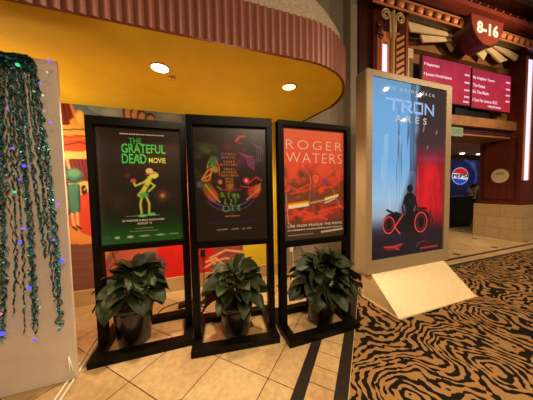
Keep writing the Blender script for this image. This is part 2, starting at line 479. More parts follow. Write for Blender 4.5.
# back walls
WY = 3.36
bm = B(); box(bm, -4, .70, WY + .003, WY + .15, 0, 2.66)
struct('wall_back', bm, 'yellow')
bm = B(); box(bm, .70, 1.50, WY, WY + .15, 0, 2.66)
struct('wall_yellow', bm, 'yellow', label='mustard yellow wall beside the mural')
bm = B(); box(bm, 1.272, 1.282, WY - .012, WY, .2, 2.66)
struct('trim_2', bm, 'yellow', label='thin yellow corner bead on the yellow wall')
bm = B(); box(bm, 1.50, 2.9, WY, WY + .15, 0, 5.6)
struct('wall_gray', bm, 'gray', label='warm gray wall behind the right hand poster stand')
bm = B(); box(bm, 2.75, 2.9, 3.16, WY, 0, 5.6)
struct('wall_return', bm, 'gray', label='narrow gray wall return beside the wooden doorway')
bm = B(); box(bm, -4, 1.50, WY - .03, WY - .001, 0, .205, bev=.006)
struct('baseboard_back', bm, 'base')
bm = B(); box(bm, 1.50, 2.75, WY - .015, WY - .001, 0, .12, bev=.004)
struct('baseboard_gray', bm, 'base')

# mural
mx0, mx1, mz0, mz1 = -3.0, .70, .0, 2.66
def mu(px, py):
    p = on_y(px, py, WY); return ((p.x - mx0) / (mx1 - mx0), (mz1 - p.z) / (mz1 - mz0))
def mp(*a): return [mu(x, y) for x, y in a]
cv = Canvas(300, 200, (205, 120, 70), (mx1 - mx0) / (mz1 - mz0))
def mell(px, py, rx, ry, col, al=1., soft=.12, rot=0):
    u, v = mu(px, py); u1, _ = mu(px + rx, py); _, v1 = mu(px, py + ry)
    cv.ell(u, v, abs(u1 - u), abs(v1 - v), col, al, soft, rot)
def mpoly(col, *a, al=1.): cv.poly(mp(*a), col, al)
def mline(col, w, *a, al=1.): cv.line(mp(*a), w, col, al)
mpoly((96, 116, 138), (30, 98), (250, 108), (250, 150), (30, 150))
nz = cv.noise(5, 3)
cv.blend((nz > .55).astype(float) * (cv.V < .25), (168, 176, 176), .45)
mpoly((206, 84, 48), (30, 150), (250, 150), (250, 262), (30, 270))
mpoly((222, 140, 72), (30, 225), (130, 228), (130, 300), (30, 300))
mpoly((124, 78, 66), (20, 245), (94, 244), (96, 300), (20, 306))
for i in range(5): mline((150, 98, 78), .008, (60, 252 + i * 8), (96, 249 + i * 8), al=.35)
# curtain, columns and banners at the left
mpoly((122, 42, 36), (50, 100), (70, 102), (77, 126), (50, 128)); mline((216, 128, 62), .012, (70, 102), (77, 122))
for i in range(3): mline((70, 22, 22), .005, (58 + i * 5, 103), (63 + i * 4.4, 125), al=.7)
mell(80, 118, 5, 8, (226, 172, 78)); mell(80, 118, 3.2, 6, (240, 196, 104)); mell(74, 122, 4, 4, (222, 164, 74))
mpoly((228, 172, 84), (50, 125), (96, 124), (96, 136), (50, 136)); mline((96, 48, 30), .005, (50, 130), (96, 129)); mline((96, 48, 30), .006, (50, 136), (96, 136))
mpoly((214, 84, 44), (50, 136), (96, 136), (96, 152), (50, 152)); mline((110, 36, 24), .006, (55, 147), (80, 142), (96, 147)); mline((240, 130, 70), .006, (60, 140), (92, 138))
mpoly((234, 190, 106), (50, 152), (96, 151), (96, 160), (50, 160)); mline((96, 48, 30), .005, (50, 160), (96, 159))
mpoly((128, 36, 44), (50, 160), (96, 159), (96, 188), (50, 188))
for i in range(8): mline((74, 18, 26), .005, (66 + i * 4, 160), (72 + i * 4, 186), al=.8)
mline((226, 168, 96), .012, (67, 160), (70, 172))
mpoly((226, 178, 96), (64, 184), (96, 180), (96, 206), (64, 210))
mell(74, 176, 9, 8, (70, 116, 92)); mell(74, 173, 6, 4, (104, 150, 112)); mline((34, 52, 44), .005, (66, 178), (74, 182), (83, 177))
mpoly((212, 70, 48), (79, 196), (100, 186), (100, 240), (80, 232)); mell(84, 190, 3, 5, (60, 26, 22)); mline((250, 210, 160), .005, (84, 190), (90, 184))
mpoly((74, 124, 106), (67, 184), (79, 184), (80, 212), (70, 215)); mline((36, 66, 58), .006, (67, 184), (70, 215)); mline((36, 66, 58), .006, (79, 185), (80, 212))
mline((228, 170, 120), .012, (72, 214), (74, 226)); mline((228, 170, 120), .012, (77, 213), (78, 226)); mline((30, 20, 18), .008, (73, 227), (77, 230)); mline((30, 20, 18), .008, (77, 226), (81, 229))
# curled fingers over the frames
for fx, fy, h in ((128, 113, 9), (135, 115, 8), (142, 117, 7), (150, 119, 6)):
    mell(fx, fy, 5, h, (64, 30, 28)); mell(fx + .5, fy + .5, 3.8, h - 1.6, (206, 152, 112))
mell(110, 112, 8, 4, (180, 190, 190), .6, .8); mell(170, 116, 10, 4, (180, 190, 190), .6, .8)
mpoly((150, 66, 70), (190, 108), (250, 108), (250, 150), (186, 150))
for i in range(6): mline((226, 200, 190), .007, (192 + i * 9, 110), (196 + i * 9, 150), al=.7)
# big round form and red field behind the first plant
mpoly((222, 38, 30), (156, 235), (250, 232), (250, 278), (156, 290))
mell(150, 296, 47, 62, (60, 40, 60)); mell(150, 296, 45, 60, (196, 96, 74)); mell(156, 296, 34, 50, (168, 74, 64), .8, .6); mell(140, 268, 14, 20, (214, 118, 90), .6, .9)
mpoly((222, 38, 30), (158, 235), (200, 232), (200, 282), (170, 287), (158, 262)); mell(160, 268, 7, 12, (120, 70, 96), .8, .5)
mline((84, 46, 50), .006, (112, 252), (116, 262), (110, 268)); mline((110, 74, 90), .008, (104, 262), (107, 276), (104, 285))
# splash behind the middle plant
mpoly((150, 70, 62), (208, 240), (250, 238), (250, 276), (222, 262)); mpoly((198, 38, 34), (186, 245), (206, 243), (222, 262), (250, 276), (186, 284))
for a in (((206, 262), (216, 258), (240, 278)), ((210, 258), (226, 250), (243, 252)), ((204, 268), (214, 262), (222, 278)), ((212, 262), (226, 258), (242, 262))):
    mline((226, 150, 96), .014, *a); mline((240, 206, 170), .004, *a)
cv.a *= (.93 + .14 * cv.noise(18, 5))[..., None]
o = painted('mural', cv, mx0, mx1, mz0, mz1, WY, 'mural')
tag(o, 'colourful cartoon mural painted on the back wall behind the poster stands', 'mural')

# soffit drum: plan outline with a rounded right end
def plan(off, n=24):
    x1, yf, r = 1.84 - off, 1.67 + off, .86 - off * .35
    pts = [(-4.0, yf)]
    for i in range(1, 48): pts.append((-4.0 + (x1 - r + 4.0) * i / 48, yf))
    for i in range(n + 1):
        t = -PI / 2 + (PI / 2) * i / n; pts.append((x1 - r + r * math.cos(t), yf + r + r * math.sin(t)))
    for i in range(1, 7): pts.append((x1 - .1 * i / 6, yf + r + (WY - yf - r) * i / 6))
    return pts
SZ = 2.66
bm = B(); P = plan(.02)
lo = [bm.verts.new((x, y, SZ)) for x, y in P] + [bm.verts.new((-4, WY, SZ))]
hi = [bm.verts.new((x, y, SZ + .06)) for x, y in P] + [bm.verts.new((-4, WY, SZ + .06))]
bm.faces.new(lo[::-1]); bm.faces.new(hi)
for i in range(len(lo)): j = (i + 1) % len(lo); bm.faces.new((lo[i], lo[j], hi[j], hi[i]))
struct('ceiling', bm, 'yellow', label='mustard yellow soffit with a rounded end')
# pleated fascia: real ridges along the outline
def resample(P, step):
    out = []; carry = 0
    for (x0, y0), (x1, y1) in zip(P, P[1:]):
        l = math.hypot(x1 - x0, y1 - y0); t = carry
        while t < l:
            out.append((x0 + (x1 - x0) * t / l, y0 + (y1 - y0) * t / l, (x1 - x0) / l, (y1 - y0) / l)); t += step
        carry = t - l
    return out
bm = B(); pitchF = .066; R = resample(plan(0, 60), pitchF / 8)
prev = None
for i, (x, y, tx, ty) in enumerate(R):
    ph = (i % 8) / 8.
    d = .013 * abs(math.sin(PI * ph)) if ph < 1 else 0
    nx, ny = ty, -tx
    a = bm.verts.new((x + nx * d, y + ny * d, SZ - .012)); b = bm.verts.new((x + nx * d, y + ny * d, 3.01))
    c = bm.verts.new((x - nx * .018, y - ny * .018, SZ - .012)); e = bm.verts.new((x - nx * .018, y - ny * .018, 3.01))
    if prev:
        bm.faces.new((prev[0], a, b, prev[1])); bm.faces.new((prev[2], c, a, prev[0])); bm.faces.new((prev[1], b, e, prev[3]))
    prev = (a, b, c, e)
struct('trim_3', bm, 'rose', label='dusty rose fluted fascia round the soffit edge')
bm = B(); rows = []
for z, off in ((3.0, .015), (3.15, .03), (3.3, .09), (3.45, .17), (3.6, .28), (3.75, .42), (3.9, .6), (4.05, .85)):
    rows.append([bm.verts.new((x, y, z)) for x, y in plan(off)])
for a, b in zip(rows, rows[1:]):
    for i in range(len(a) - 1): bm.faces.new((a[i], a[i + 1], b[i + 1], b[i]))
struct('wall_cove', bm, 'cove', smooth=True, label='beige textured cove curving back above the fluted fascia')

# recessed downlights
def downlight(x, y, mat, label, power):
    t = thing('recessed_downlight', label, 'ceiling light', (x, y, SZ), 0, 'recessed downlights in the yellow soffit')
    bm = B(); lathe(bm, [(.088, -.001), (.09, -.006), (.078, -.008), (.072, -.002)], 40); obj('trim_ring', bm, 'gilt', t, smooth=True)
    bm = B(); lathe(bm, [(0, -.004), (.073, -.004), (.073, -.0015), (0, -.0015)], 40); obj('lens', bm, mat, t, smooth=True)
    ld = bpy.data.lights.new('downlight_beam', 'SPOT'); ld.energy = power; ld.spot_size = math.radians(128); ld.spot_blend = .6; ld.color = (1, .78, .48); ld.shadow_soft_size = .07
    lo_ = bpy.data.objects.new('downlight_beam', ld); link(lo_); lo_.location = (x, y, SZ - .03)
    return t
downlight(-.286, 2.185, 'lampglow', 'bright round downlight in the yellow soffit above the left poster stand', 170)
downlight(1.03, 2.167, 'lampdim', 'dimmer cream downlight in the yellow soffit above the right poster stand', 120)
bm = B(); lathe(bm, [(0, -.03), (.016, -.028), (.03, -.012), (.036, 0), (0, 0)], 20)
o = obj('sprinkler_cap', bm, 'gilt', None, (-.20, 2.33, SZ), smooth=True); tag(o, 'small round sprinkler cap beside the bright downlight', 'sprinkler')

# ================================================================== POSTER STANDS
SW, SD, SH = .83, .58, 2.178
PW_, PZ0, PZ1 = .715, 1.008, 2.122
def poster_stand(loc, rz, label, yo, rt_=.052, wid=SW, grow=-.006):
    """yo: how far the uprights and the case stand forward of the middle of the base"""
    t = thing('poster_stand', label, 'poster stand', loc, rz, 'black poster stands in front of the mural')
    h, w, d = .066, wid / 2, SD / 2
    bm = B()
    box(bm, -w, w, -d, -d + .095, 0, h, bev=.004); box(bm, -w, w, d - .095, d, 0, h, bev=.004)
    box(bm, -w, -w + .09, -d + .0951, d - .0951, 0, h, bev=.004); box(bm, w - .09, w, -d + .0951, d - .0951, 0, h, bev=.004)
    obj('base', bm, 'black', t)
    w += grow
    zl, zh, rl = PZ0 - .058, PZ1 + .004 + rt_, .052
    y0, y1 = -yo - .085, -yo
    for s in (-1, 1):
        bm = B(); x0, x1 = (-w, -w + .068) if s < 0 else (w - .068, w)
        box(bm, x0, x1, y0 + .002, y1 - .002, h, zl, bev=.003); obj('post', bm, 'black', t)
    bm = B()
    box(bm, -w, w, y0, y1, zh - rt_, zh, bev=.004); box(bm, -w, w, y0, y1, zl, zl + rl, bev=.004)
    box(bm, -w, -w + rl, y0, y1, zl + rl + .0001, zh - rt_ - .0001, bev=.004); box(bm, w - rl, w, y0, y1, zl + rl + .0001, zh - rt_ - .0001, bev=.004)
    # thin inner lip
    e = rl + .006
    box(bm, -w + rl, -w + e, y0 + .012, y1, zl + rl, zh - rt_); box(bm, w - e, w - rl, y0 + .012, y1, zl + rl, zh - rt_)
    box(bm, -w + e, w - e, y0 + .012, y1, zh - rt_ - .006, zh - rt_); box(bm, -w + e, w - e, y0 + .012, y1, zl + rl, zl + e)
    obj('poster_frame', bm, 'black', t)
    bm = B(); box(bm, -w + e + .0005, w - e - .0005, y0 + .038, y1 - .003, zl + e + .0005, zh - rt_ - .0065); obj('back_panel', bm, 'blackplastic', t)
    return t
A = PW_ / (PZ1 - PZ0)
def pu(u): return -PW_ / 2 + u * PW_
def pv(v): return PZ1 - v * (PZ1 - PZ0)
YP = None
def creases(cv, seed, n):
    r = random.Random(seed)
    return cv

Y1, Y2 = -.005 - .085 + .0365, -.045 - .085 + .0365
YP = Y1
# ---- first poster
s1 = poster_stand((-.509, 2.362, 0), math.radians(-.6), 'leftmost black poster stand holding the dark concert film poster with green lettering', .005, .078, .85)
cv = Canvas(130, 200, (30, 22, 19), A)
cv.vgrad([(0, (50, 38, 30)), (.5, (38, 29, 24)), (.72, (32, 32, 20)), (.84, (24, 54, 24)), (.95, (34, 92, 38)), (1, (40, 100, 44))])  # brown ground lightened to carry the sheen of the plastic sleeve
n1 = cv.noise(6, 11); cv.blend(np.clip((n1 - .52) * 3, 0, 1) * (cv.V < .75), (74, 44, 28), .6)
n1 = cv.noise(7, 12); cv.blend(np.clip((n1 - .58) * 3, 0, 1) * (cv.V < .7), (38, 34, 66), .7)
cv.glow(.75, .59, .055, (150, 84, 44), .9); cv.glow(.75, .59, .02, (230, 160, 110), .9); cv.ring(.75, .59, .1, .05, .008, (96, 56, 40), .6); cv.ring(.75, .59, .15, .075, .006, (70, 44, 40), .5)
cv.glow(.33, .41, .03, (120, 44, 50), .8); cv.glow(.2, .66, .06, (56, 42, 44), .8)
r = random.Random(4)
for i in range(70): cv.ell(r.random(), r.random() * .75, .004, .0028, (150, 140, 120), r.random() * .8, .8)
# fold lights of the plastic sleeve are left to the gloss; a bent dancing form in yellow-green
def bodyline(pts, w, col=(196, 204, 74)): cv.line(pts, w, col)
bodyline([(.60, .43), (.56, .49), (.50, .56), (.47, .58)], .040); bodyline([(.60, .43), (.52, .47), (.42, .50), (.40, .46)], .016); bodyline([(.58, .46), (.66, .50), (.58, .55)], .014)
bodyline([(.50, .58), (.47, .66), (.48, .74)], .018); bodyline([(.53, .57), (.58, .66), (.57, .74)], .018)
cv.ell(.49, .765, .055, .014, (96, 200, 130)); cv.ell(.60, .755, .055, .014, (96, 200, 130)); cv.ell(.52, .58, .06, .025, (70, 170, 90), .8)
for i in range(4): cv.line([(.50 + i * .025, .475 + i * .012), (.56 + i * .018, .505 + i * .012)], .004, (70, 96, 36))
cv.ell(.655, .405, .055, .030, (206, 206, 96)); cv.ell(.60, .37, .045, .026, (206, 190, 130)); cv.line([(.55, .40), (.70, .385)], .008, (170, 70, 60)); cv.ell(.40, .455, .035, .02, (180, 90, 80), .9)
for v, u0, u1 in ((.765, .30, .70), (.875, .40, .62), (.898, .33, .68)):
    x = u0
    while x < u1: cv.line([(x, v), (min(u1, x + .02), v)], .0055, (190, 200, 150), .75); x += .032
for i, u in enumerate((.18, .33, .50, .70, .88)): cv.ell(u, .945, (.03, .04, .07, .065, .06)[i], (.011, .011, .006, .006, .004)[i], (206, 220, 196), .85, .4)
p1 = painted('poster', cv, -PW_ / 2, PW_ / 2, PZ0, PZ1, YP, 'art_flat', s1); p1['label'] = 'dark film poster fading to green at the foot'
bm = B()
text(bm, 'THE', pu(.37), pu(.52), pv(.135), pv(.085), YP, 0, .01)
text(bm, 'GRATEFUL', pu(.28), pu(.81), pv(.215), pv(.135), YP, 0, .012)
text(bm, 'DEAD', pu(.28), pu(.57), pv(.305), pv(.222), YP, 0, .012)
stroke(bm, [(pu(.47), pv(.235)), (pu(.52), pv(.30))], .006, YP)
obj('title_lettering', bm, 'green_print', p1)
bm = B(); text(bm, 'MOVIE', pu(.60), pu(.81), pv(.298), pv(.252), YP, 0, .01); obj('yellow_lettering', bm, 'lime_print', p1)
bm = B(); text(bm, 'IN THEATERS & IMAX WORLDWIDE', pu(.25), pu(.76), pv(.812), pv(.795), YP, 0, .004)
obj('venue_lettering', bm, 'white_print', p1)
bm = B(); text(bm, 'AUGUST 14', pu(.42), pu(.60), pv(.842), pv(.822), YP, 0, .004); obj('date_lettering', bm, 'white_print', p1)
bm = B()
x = .27
while x < .80: box(bm, pu(x), pu(x + .018), YP - .001, YP, pv(.058), pv(.048)); x += .027
obj('small_lettering', bm, 'white_print', p1)

# ---- second poster
s2_ = poster_stand((.344, 2.136, 0), math.radians(-6.5), 'middle black poster stand holding the black concert poster with neon coloured creatures', .045, .088)
YP = Y2
cv = Canvas(140, 210, (40, 29, 25), A)  # base colour raised for the reflections on the plastic cover
n1 = cv.noise(5, 21); cv.blend(np.clip((n1 - .5) * 3, 0, 1), (46, 30, 24), .6)
cv.glow(.45, .35, .34, (66, 28, 34), .8)
n1 = cv.noise(9, 22); cv.blend(np.clip((n1 - .55) * 4, 0, 1) * np.exp(-((cv.U - .75) ** 2 + (cv.V - .22) ** 2) * 18), (100, 60, 150), .9)
n1 = cv.noise(9, 23); cv.blend(np.clip((n1 - .52) * 4, 0, 1) * np.exp(-((cv.U - .22) ** 2 + (cv.V - .28) ** 2) * 20), (90, 130, 60), .9)
cv.glow(.45, .17, .05, (140, 56, 40), .9); cv.glow(.5, .15, .16, (70, 30, 26), .5); cv.glow(.36, .28, .06, (60, 44, 120), .8); cv.glow(.62, .3, .07, (120, 40, 90), .7)
cv.line([(.57, .12), (.62, .08), (.68, .075)], .022, (214, 54, 50)); cv.line([(.58, .13), (.66, .14)], .012, (150, 40, 50))
for i in range(5): cv.line([(.60 + i * .03, .22 + i * .012), (.70 + i * .025, .25), (.74 + i * .02, .34 + .01 * i)], .007, ((216, 60, 110), (150, 90, 200), (220, 90, 70), (120, 90, 210), (210, 70, 130))[i], .85)
for i in range(4): cv.line([(.78 + .04 * i, .13 + .01 * i), (.86 + .03 * i, .18), (.84 + .03 * i, .30)], .007, ((96, 86, 200), (190, 70, 100), (110, 100, 220), (170, 60, 90))[i], .8)
cv.ell(.26, .30, .06, .05, (96, 140, 60), .85, .5); cv.ell(.28, .37, .05, .03, (190, 150, 60), .9, .5); cv.line([(.10, .46), (.18, .38), (.24, .36), (.20, .46), (.12, .47)], .016, (236, 130, 56)); cv.line([(.13, .45), (.22, .41)], .010, (244, 180, 80))
cv.line([(.20, .30), (.17, .36), (.24, .33), (.30, .39)], .008, (120, 190, 90)); cv.line([(.30, .30), (.34, .36), (.33, .42)], .008, (220, 120, 60)); cv.ell(.07, .50, .04, .03, (120, 150, 170), .6, .7)
cv.ell(.20, .565, .075, .085, (150, 96, 40), .95, .35, -.5); cv.ell(.24, .60, .07, .06, (206, 74, 40), .9, .4, -.5); cv.line([(.14, .50), (.20, .55), (.33, .66)], .010, (160, 190, 70))
cv.ell(.80, .575, .085, .055, (206, 66, 44), .95, .4, -.5); cv.ell(.86, .545, .05, .04, (226, 110, 60), .9, .4); cv.line([(.90, .50), (.86, .56), (.70, .64)], .010, (226, 150, 80))
cv.ell(.70, .47, .045, .03, (220, 60, 60), .95, .3); cv.ell(.70, .47, .018, .013, (230, 220, 220)); cv.line([(.72, .50), (.84, .44), (.92, .47)], .012, (220, 56, 60)); cv.line([(.62, .52), (.74, .53)], .010, (200, 60, 110))
cv.ell(.34, .48, .03, .022, (210, 150, 70), .9, .4); cv.line([(.30, .52), (.36, .55)], .010, (120, 170, 80)); cv.glow(.47, .53, .05, (200, 120, 60), .9); cv.line([(.32, .55), (.62, .55)], .012, (160, 50, 80), .8)
cv.ring(.48, .55, .32, .15, .008, (120, 110, 190), .9, 20, 160); cv.ring(.48, .56, .36, .18, .006, (100, 96, 170), .8, 30, 150); cv.glow(.48, .73, .06, (70, 60, 110), .7)
r = random.Random(8)
for v, u0, u1 in ((.235, .37, .56), (.265, .38, .55), (.302, .40, .54), (.328, .35, .58), (.368, .40, .54), (.396, .38, .57), (.424, .36, .58), (.452, .41, .52), (.478, .42, .53), (.505, .43, .52)):
    x = u0
    while x < u1:
        cv.line([(x, v - .006), (x + r.uniform(-.004, .01), v + .006)], .008, (214, 146, 56), .85); x += r.uniform(.018, .034)
for row, (v, n) in enumerate(((.595, 4), (.655, 3), (.715, 4))):
    for i in range(n):
        u = .48 + (i - (n - 1) / 2) * .075 + r.uniform(-.012, .012); q_ = [(u + r.uniform(-.03, .03), v + r.uniform(-.032, .034)) for _ in range(5)]
        cv.line(q_, .007, (r.randint(80, 130), r.randint(150, 206), 70), .85)
x = .40
while x < .60: cv.line([(x, .785), (x + .02, .785)], .009, (226, 130, 60), .9); x += .034
cv.line([(.16, .845), (.86, .835)], .022, (40, 34, 62), .8)
for u0, u1 in ((.28, .42), (.48, .57), (.63, .66), (.69, .75)): cv.line([(u0, .905), (u1, .902)], .009, (190, 180, 160), .8)
p2 = painted('poster', cv, -PW_ / 2, PW_ / 2, PZ0, PZ1, YP, 'art_flat', s2_); p2['label'] = 'black concert poster crowded with neon coloured creatures'

# ---- third poster
PZ0 = .975
s3 = poster_stand((1.194, 1.99, 0), 0, 'rightmost black poster stand holding the bright red concert film poster', .045, .052, SW, .014)
cv = Canvas(130, 200, (232, 62, 44), A)
cv.vgrad([(0, (255, 116, 86)), (.25, (252, 98, 70)), (.42, (240, 90, 64)), (.55, (150, 70, 54)), (.62, (120, 74, 58)), (.72, (190, 60, 48)), (.84, (110, 62, 50)), (.93, (74, 56, 46)), (1, (62, 48, 40))])
mid = np.clip((cv.V - .30) * 8, 0, 1) * np.clip((.88 - cv.V) * 10, 0, 1)
n1 = cv.noise(7, 32, 1.6, 1, 4); cv.blend(np.clip((n1 - .49) * 6, 0, 1) * mid, (112, 76, 54), .8)
n1 = cv.noise(9, 31, .8, 1.4, 4); cv.blend(np.clip((n1 - .52) * 7, 0, 1) * mid, (250, 84, 60), .85)
n1 = cv.noise(16, 34, 1, 1, 3); cv.blend(np.clip((n1 - .56) * 7, 0, 1) * mid, (96, 60, 50), .6)
cv.ell(.50, .45, .10, .065, (240, 96, 56), .9, .4); cv.ring(.50, .45, .075, .05, .010, (196, 44, 40)); cv.ring(.50, .44, .035, .028, .007, (252, 140, 70)); cv.line([(.43, .40), (.46, .47), (.44, .52)], .008, (150, 50, 44)); cv.ell(.68, .47, .06, .03, (150, 84, 160), .8, .6)
for a in (((.02, .50), (.2, .55), (.38, .50)), ((.60, .53), (.78, .53), (.98, .44)), ((.10, .58), (.34, .55)), ((.08, .79), (.28, .74), (.46, .78)), ((.55, .76), (.75, .73), (.96, .71)), ((.30, .82), (.5, .80), (.70, .83)), ((.62, .42), (.85, .50))):
    cv.line(a, .020, (246, 78, 56), .75)
cv.line([(.28, .32), (.42, .44), (.40, .64), (.30, .75)], .004, (240, 180, 150), .7); cv.line([(.60, .36), (.50, .5), (.46, .62)], .004, (230, 160, 140), .6)
for i, c in enumerate(((226, 80, 44), (246, 170, 44), (252, 230, 80), (250, 244, 190), (240, 238, 230))):
    v0 = .655 + i * .0105; cv.line([(.06, v0 + .012), (.38, v0 - .006)], .0125, c); cv.line([(.66, v0 - .030 - i * .004), (.90, v0 - .062 - i * .005)], .009, c)
cv.line([(.38, .672), (.66, .648)], .016, (186, 168, 140)); cv.line([(.66, .675), (.84, .640)], .010, (238, 232, 220)); cv.line([(.02, .58), (.05, .84), (.13, .88)], .006, (216, 206, 190), .8); cv.line([(.80, .55), (.93, .71), (1, .74)], .005, (210, 196, 180), .8)
x = .05
while x < .97: cv.line([(x, .022), (x + .02, .022)], .006, (250, 170, 150), .8); x += .03
x = .05
while x < .45: cv.line([(x, .955), (x + .022, .955)], .008, (200, 190, 176), .8); x += .034
cv.line([(.60, .948), (.98, .935)], .018, (214, 200, 178), .9)
p3 = painted('poster', cv, -PW_ / 2, PW_ / 2, PZ0, PZ1, YP, 'art_flat', s3); p3['label'] = 'bright red poster crossed by a rainbow beam'
bm = B(); text(bm, 'ROGER', pu(.03), pu(.97), pv(.185), pv(.105), YP, 0, -.016, 1.3); text(bm, 'WATERS', pu(.03), pu(.97), pv(.305), pv(.215), YP, 0, -.016, 1.15)
obj('title_lettering', bm, 'white_print', p3)
bm = B(); text(bm, 'THIS IS NOT A DRILL', pu(.07), pu(.95), pv(.083), pv(.063), YP, 0, .0, 1.5); obj('tagline_lettering', bm, 'amber_print', p3)
bm = B(); text(bm, 'LIVE FROM PRAGUE THE MOVIE', pu(.04), pu(.97), pv(.885), pv(.862), YP, 0, .003, 1.1); obj('subtitle_lettering', bm, 'white_print', p3)
bm = B()
text(bm, 'IN CINEMAS WORLDWIDE JULY 23 & 27', pu(.04), pu(.97), pv(.921), pv(.903), YP, 0, .008, 1.0); obj('small_lettering', bm, 'white_print', p3)

# ================================================================== POTTED PLANTS
def leaf(bm, base, az, el, length, width, droop, roll_, mi=0):
    n, m_ = 9, 4
    rows = []; p = Vector(base); ang = el
    fwd2 = Vector((math.cos(az), math.sin(az), 0)); side0 = Vector((-math.sin(az), math.cos(az), 0))
    for i in range(n + 1):
        t = i / n
        d = fwd2 * math.cos(ang) + Vector((0, 0, math.sin(ang)))
        nrm = -fwd2 * math.sin(ang) + Vector((0, 0, math.cos(ang)))
        side = side0 * math.cos(roll_) + nrm * math.sin(roll_); nn = nrm * math.cos(roll_) - side0 * math.sin(roll_)
        w = width * .5 * (math.sin(PI * min(1, (t * .96 + .04)) ** .72) ** .85)
        if t > .93: w *= max(.12, (1 - t) / .07)
        row = []
        for j in range(-m_ // 2, m_ // 2 + 1):
            s = j / (m_ / 2); wav = .05 * width * math.sin(t * 11 + az * 3) * abs(s)
            row.append(bm.verts.new(p + side * (w * s) + nn * (w * .34 * abs(s) + wav)))
        rows.append(row)
        p = p + d * (length / n); ang -= droop / n
    for a, b in zip(rows, rows[1:]):
        for j in range(len(a) - 1):
            f = bm.faces.new((a[j], a[j + 1], b[j + 1], b[j])); f.smooth = True; f.material_index = mi

def plant(loc, label, seed, potr, poth, spread, top, n, bias=(0, 0), lsize=1.0):
    r = random.Random(seed)
    t = thing('potted_plant', label, 'potted plant', loc, r.random() * 6, 'leafy potted plants under the poster frames')
    t.rotation_euler.z = 0
    bm = B(); rb = potr * .72
    lathe(bm, [(0, 0), (rb, 0), (rb + .006, .012), (potr * .92, poth * .78), (potr * .96, poth * .86), (potr, poth * .88), (potr, poth), (potr - .014, poth), (potr - .02, poth * .86), (potr - .03, poth * .8), (0, poth * .8)], 40)
    obj('pot', bm, 'pot', t, smooth=True)
    bm = B(); lathe(bm, [(0, poth * .905), (potr * .5, poth * .9), (potr - .024, poth * .86), (potr - .03, poth * .81), (0, poth * .81)], 28); obj('soil', bm, 'soil', t, smooth=True)
    bl, bs = B(), B()
    z0 = poth * .9
    for i in range(n):
        f = (i + .5) / n
        az = i * 2.39996 + r.uniform(-.3, .3)
        lift = 1 - f                                   # inner leaves stand, outer ones hang
        rad = spread * (.16 + .50 * f ** .8) * r.uniform(.85, 1.1)
        hz = z0 + (top - z0) * (.94 - .66 * f ** 1.2) * r.uniform(.85, 1.02)
        b0 = Vector((math.cos(az) * .04, math.sin(az) * .04, z0 - .02))
        tip = Vector((math.cos(az) * rad + bias[0] * (1 - f), math.sin(az) * rad * .82 + bias[1] * (1 - f), hz))
        midp = b0.lerp(tip, .5) + Vector((0, 0, .05))
        tube(bs, [b0, b0.lerp(midp, .6) + Vector((0, 0, .02)), midp, tip], .0035, 5)
        ln = lsize * r.uniform(.15, .215) * (1.08 if f > .4 else .95)
        leaf(bl, tip, az + r.uniform(-.35, .35), 1.0 - 1.3 * f + r.uniform(-.4, .4), ln, ln * r.uniform(.62, .80), r.uniform(.5, 1.5), r.uniform(-.8, .8))

    obj('foliage', bl, 'leaf', t, recalc=False); obj('stems', bs, 'stem', t)
    return t
plant((-.645, 2.35, 0), 'dark potted plant with pointed drooping leaves on the leftmost poster stand', 3, .188, .42, .27, .76, 64, (.07, 0), 1.08)
plant((.352, 2.12, 0), 'broad leaved potted plant in a tapered brown pot on the middle poster stand', 11, .182, .35, .27, .70, 62, (0, 0), 1.12)
plant((1.30, 1.98, 0), 'widest dark potted plant, spilling over the rightmost poster stand', 23, .185, .34, .36, .71, 96, (.05, -.02), 1.22)

# ================================================================== KIOSK
KY = 2.05; kx0, kx1, kz0, kz1 = 2.02, 3.64, .36, 2.985
t = thing('display_kiosk', 'tall champagne coloured digital display kiosk showing a blue and red film poster', 'display kiosk', (2.83, KY, 0))
cx = 2.83
def krect(bm, y, x0, x1, z0, z1, r=.045, n=5):
    out = []
    for (ax, az, s0) in ((x1 - r, z1 - r, 0), (x0 + r, z1 - r, 90), (x0 + r, z0 + r, 180), (x1 - r, z0 + r, 270)):
        for i in range(n + 1):
            a = math.radians(s0 + 90 * i / n); out.append(bm.verts.new((ax + r * math.cos(a) - cx, y, az + r * math.sin(a))))
    return out
bm = B()
loops = [krect(bm, -.0, kx0 + .012, kx1 - .012, kz0 + .012, kz1 - .012, .03), krect(bm, .014, kx0, kx1, kz0, kz1, .04), krect(bm, .17, kx0, kx1, kz0, kz1, .04), krect(bm, .19, kx0 + .015, kx1 - .015, kz0 + .015, kz1 - .015, .03)]
for a, b in zip(loops, loops[1:]):
    for i in range(len(a)): bm.faces.new((a[i], a[(i + 1) % len(a)], b[(i + 1) % len(a)], b[i]))
bm.faces.new(loops[-1])
sx0, sx1, sz0, sz1 = 2.122 - cx, 3.512 - cx, .545, 2.90
hole = [bm.verts.new(p) for p in ((sx1, 0, sz1), (sx0, 0, sz1), (sx0, 0, sz0), (sx1, 0, sz0))]
hole2 = [bm.verts.new((v.co.x, .022, v.co.z)) for v in hole]
f0 = loops[0]; n5 = 6
for c_ in range(4):
    seg = f0[c_ * n5:(c_ + 1) * n5]
    for i in range(n5 - 1): bm.faces.new((seg[i], seg[i + 1], hole[c_]))
    nx = f0[((c_ + 1) * n5) % len(f0)]
    bm.faces.new((seg[-1], nx, hole[(c_ + 1) % 4], hole[c_]))
for i in range(4): bm.faces.new((hole[i], hole[(i + 1) % 4], hole2[(i + 1) % 4], hole2[i]))
bm.faces.new(hole2)
obj('shell', bm, 'kiosk', t)
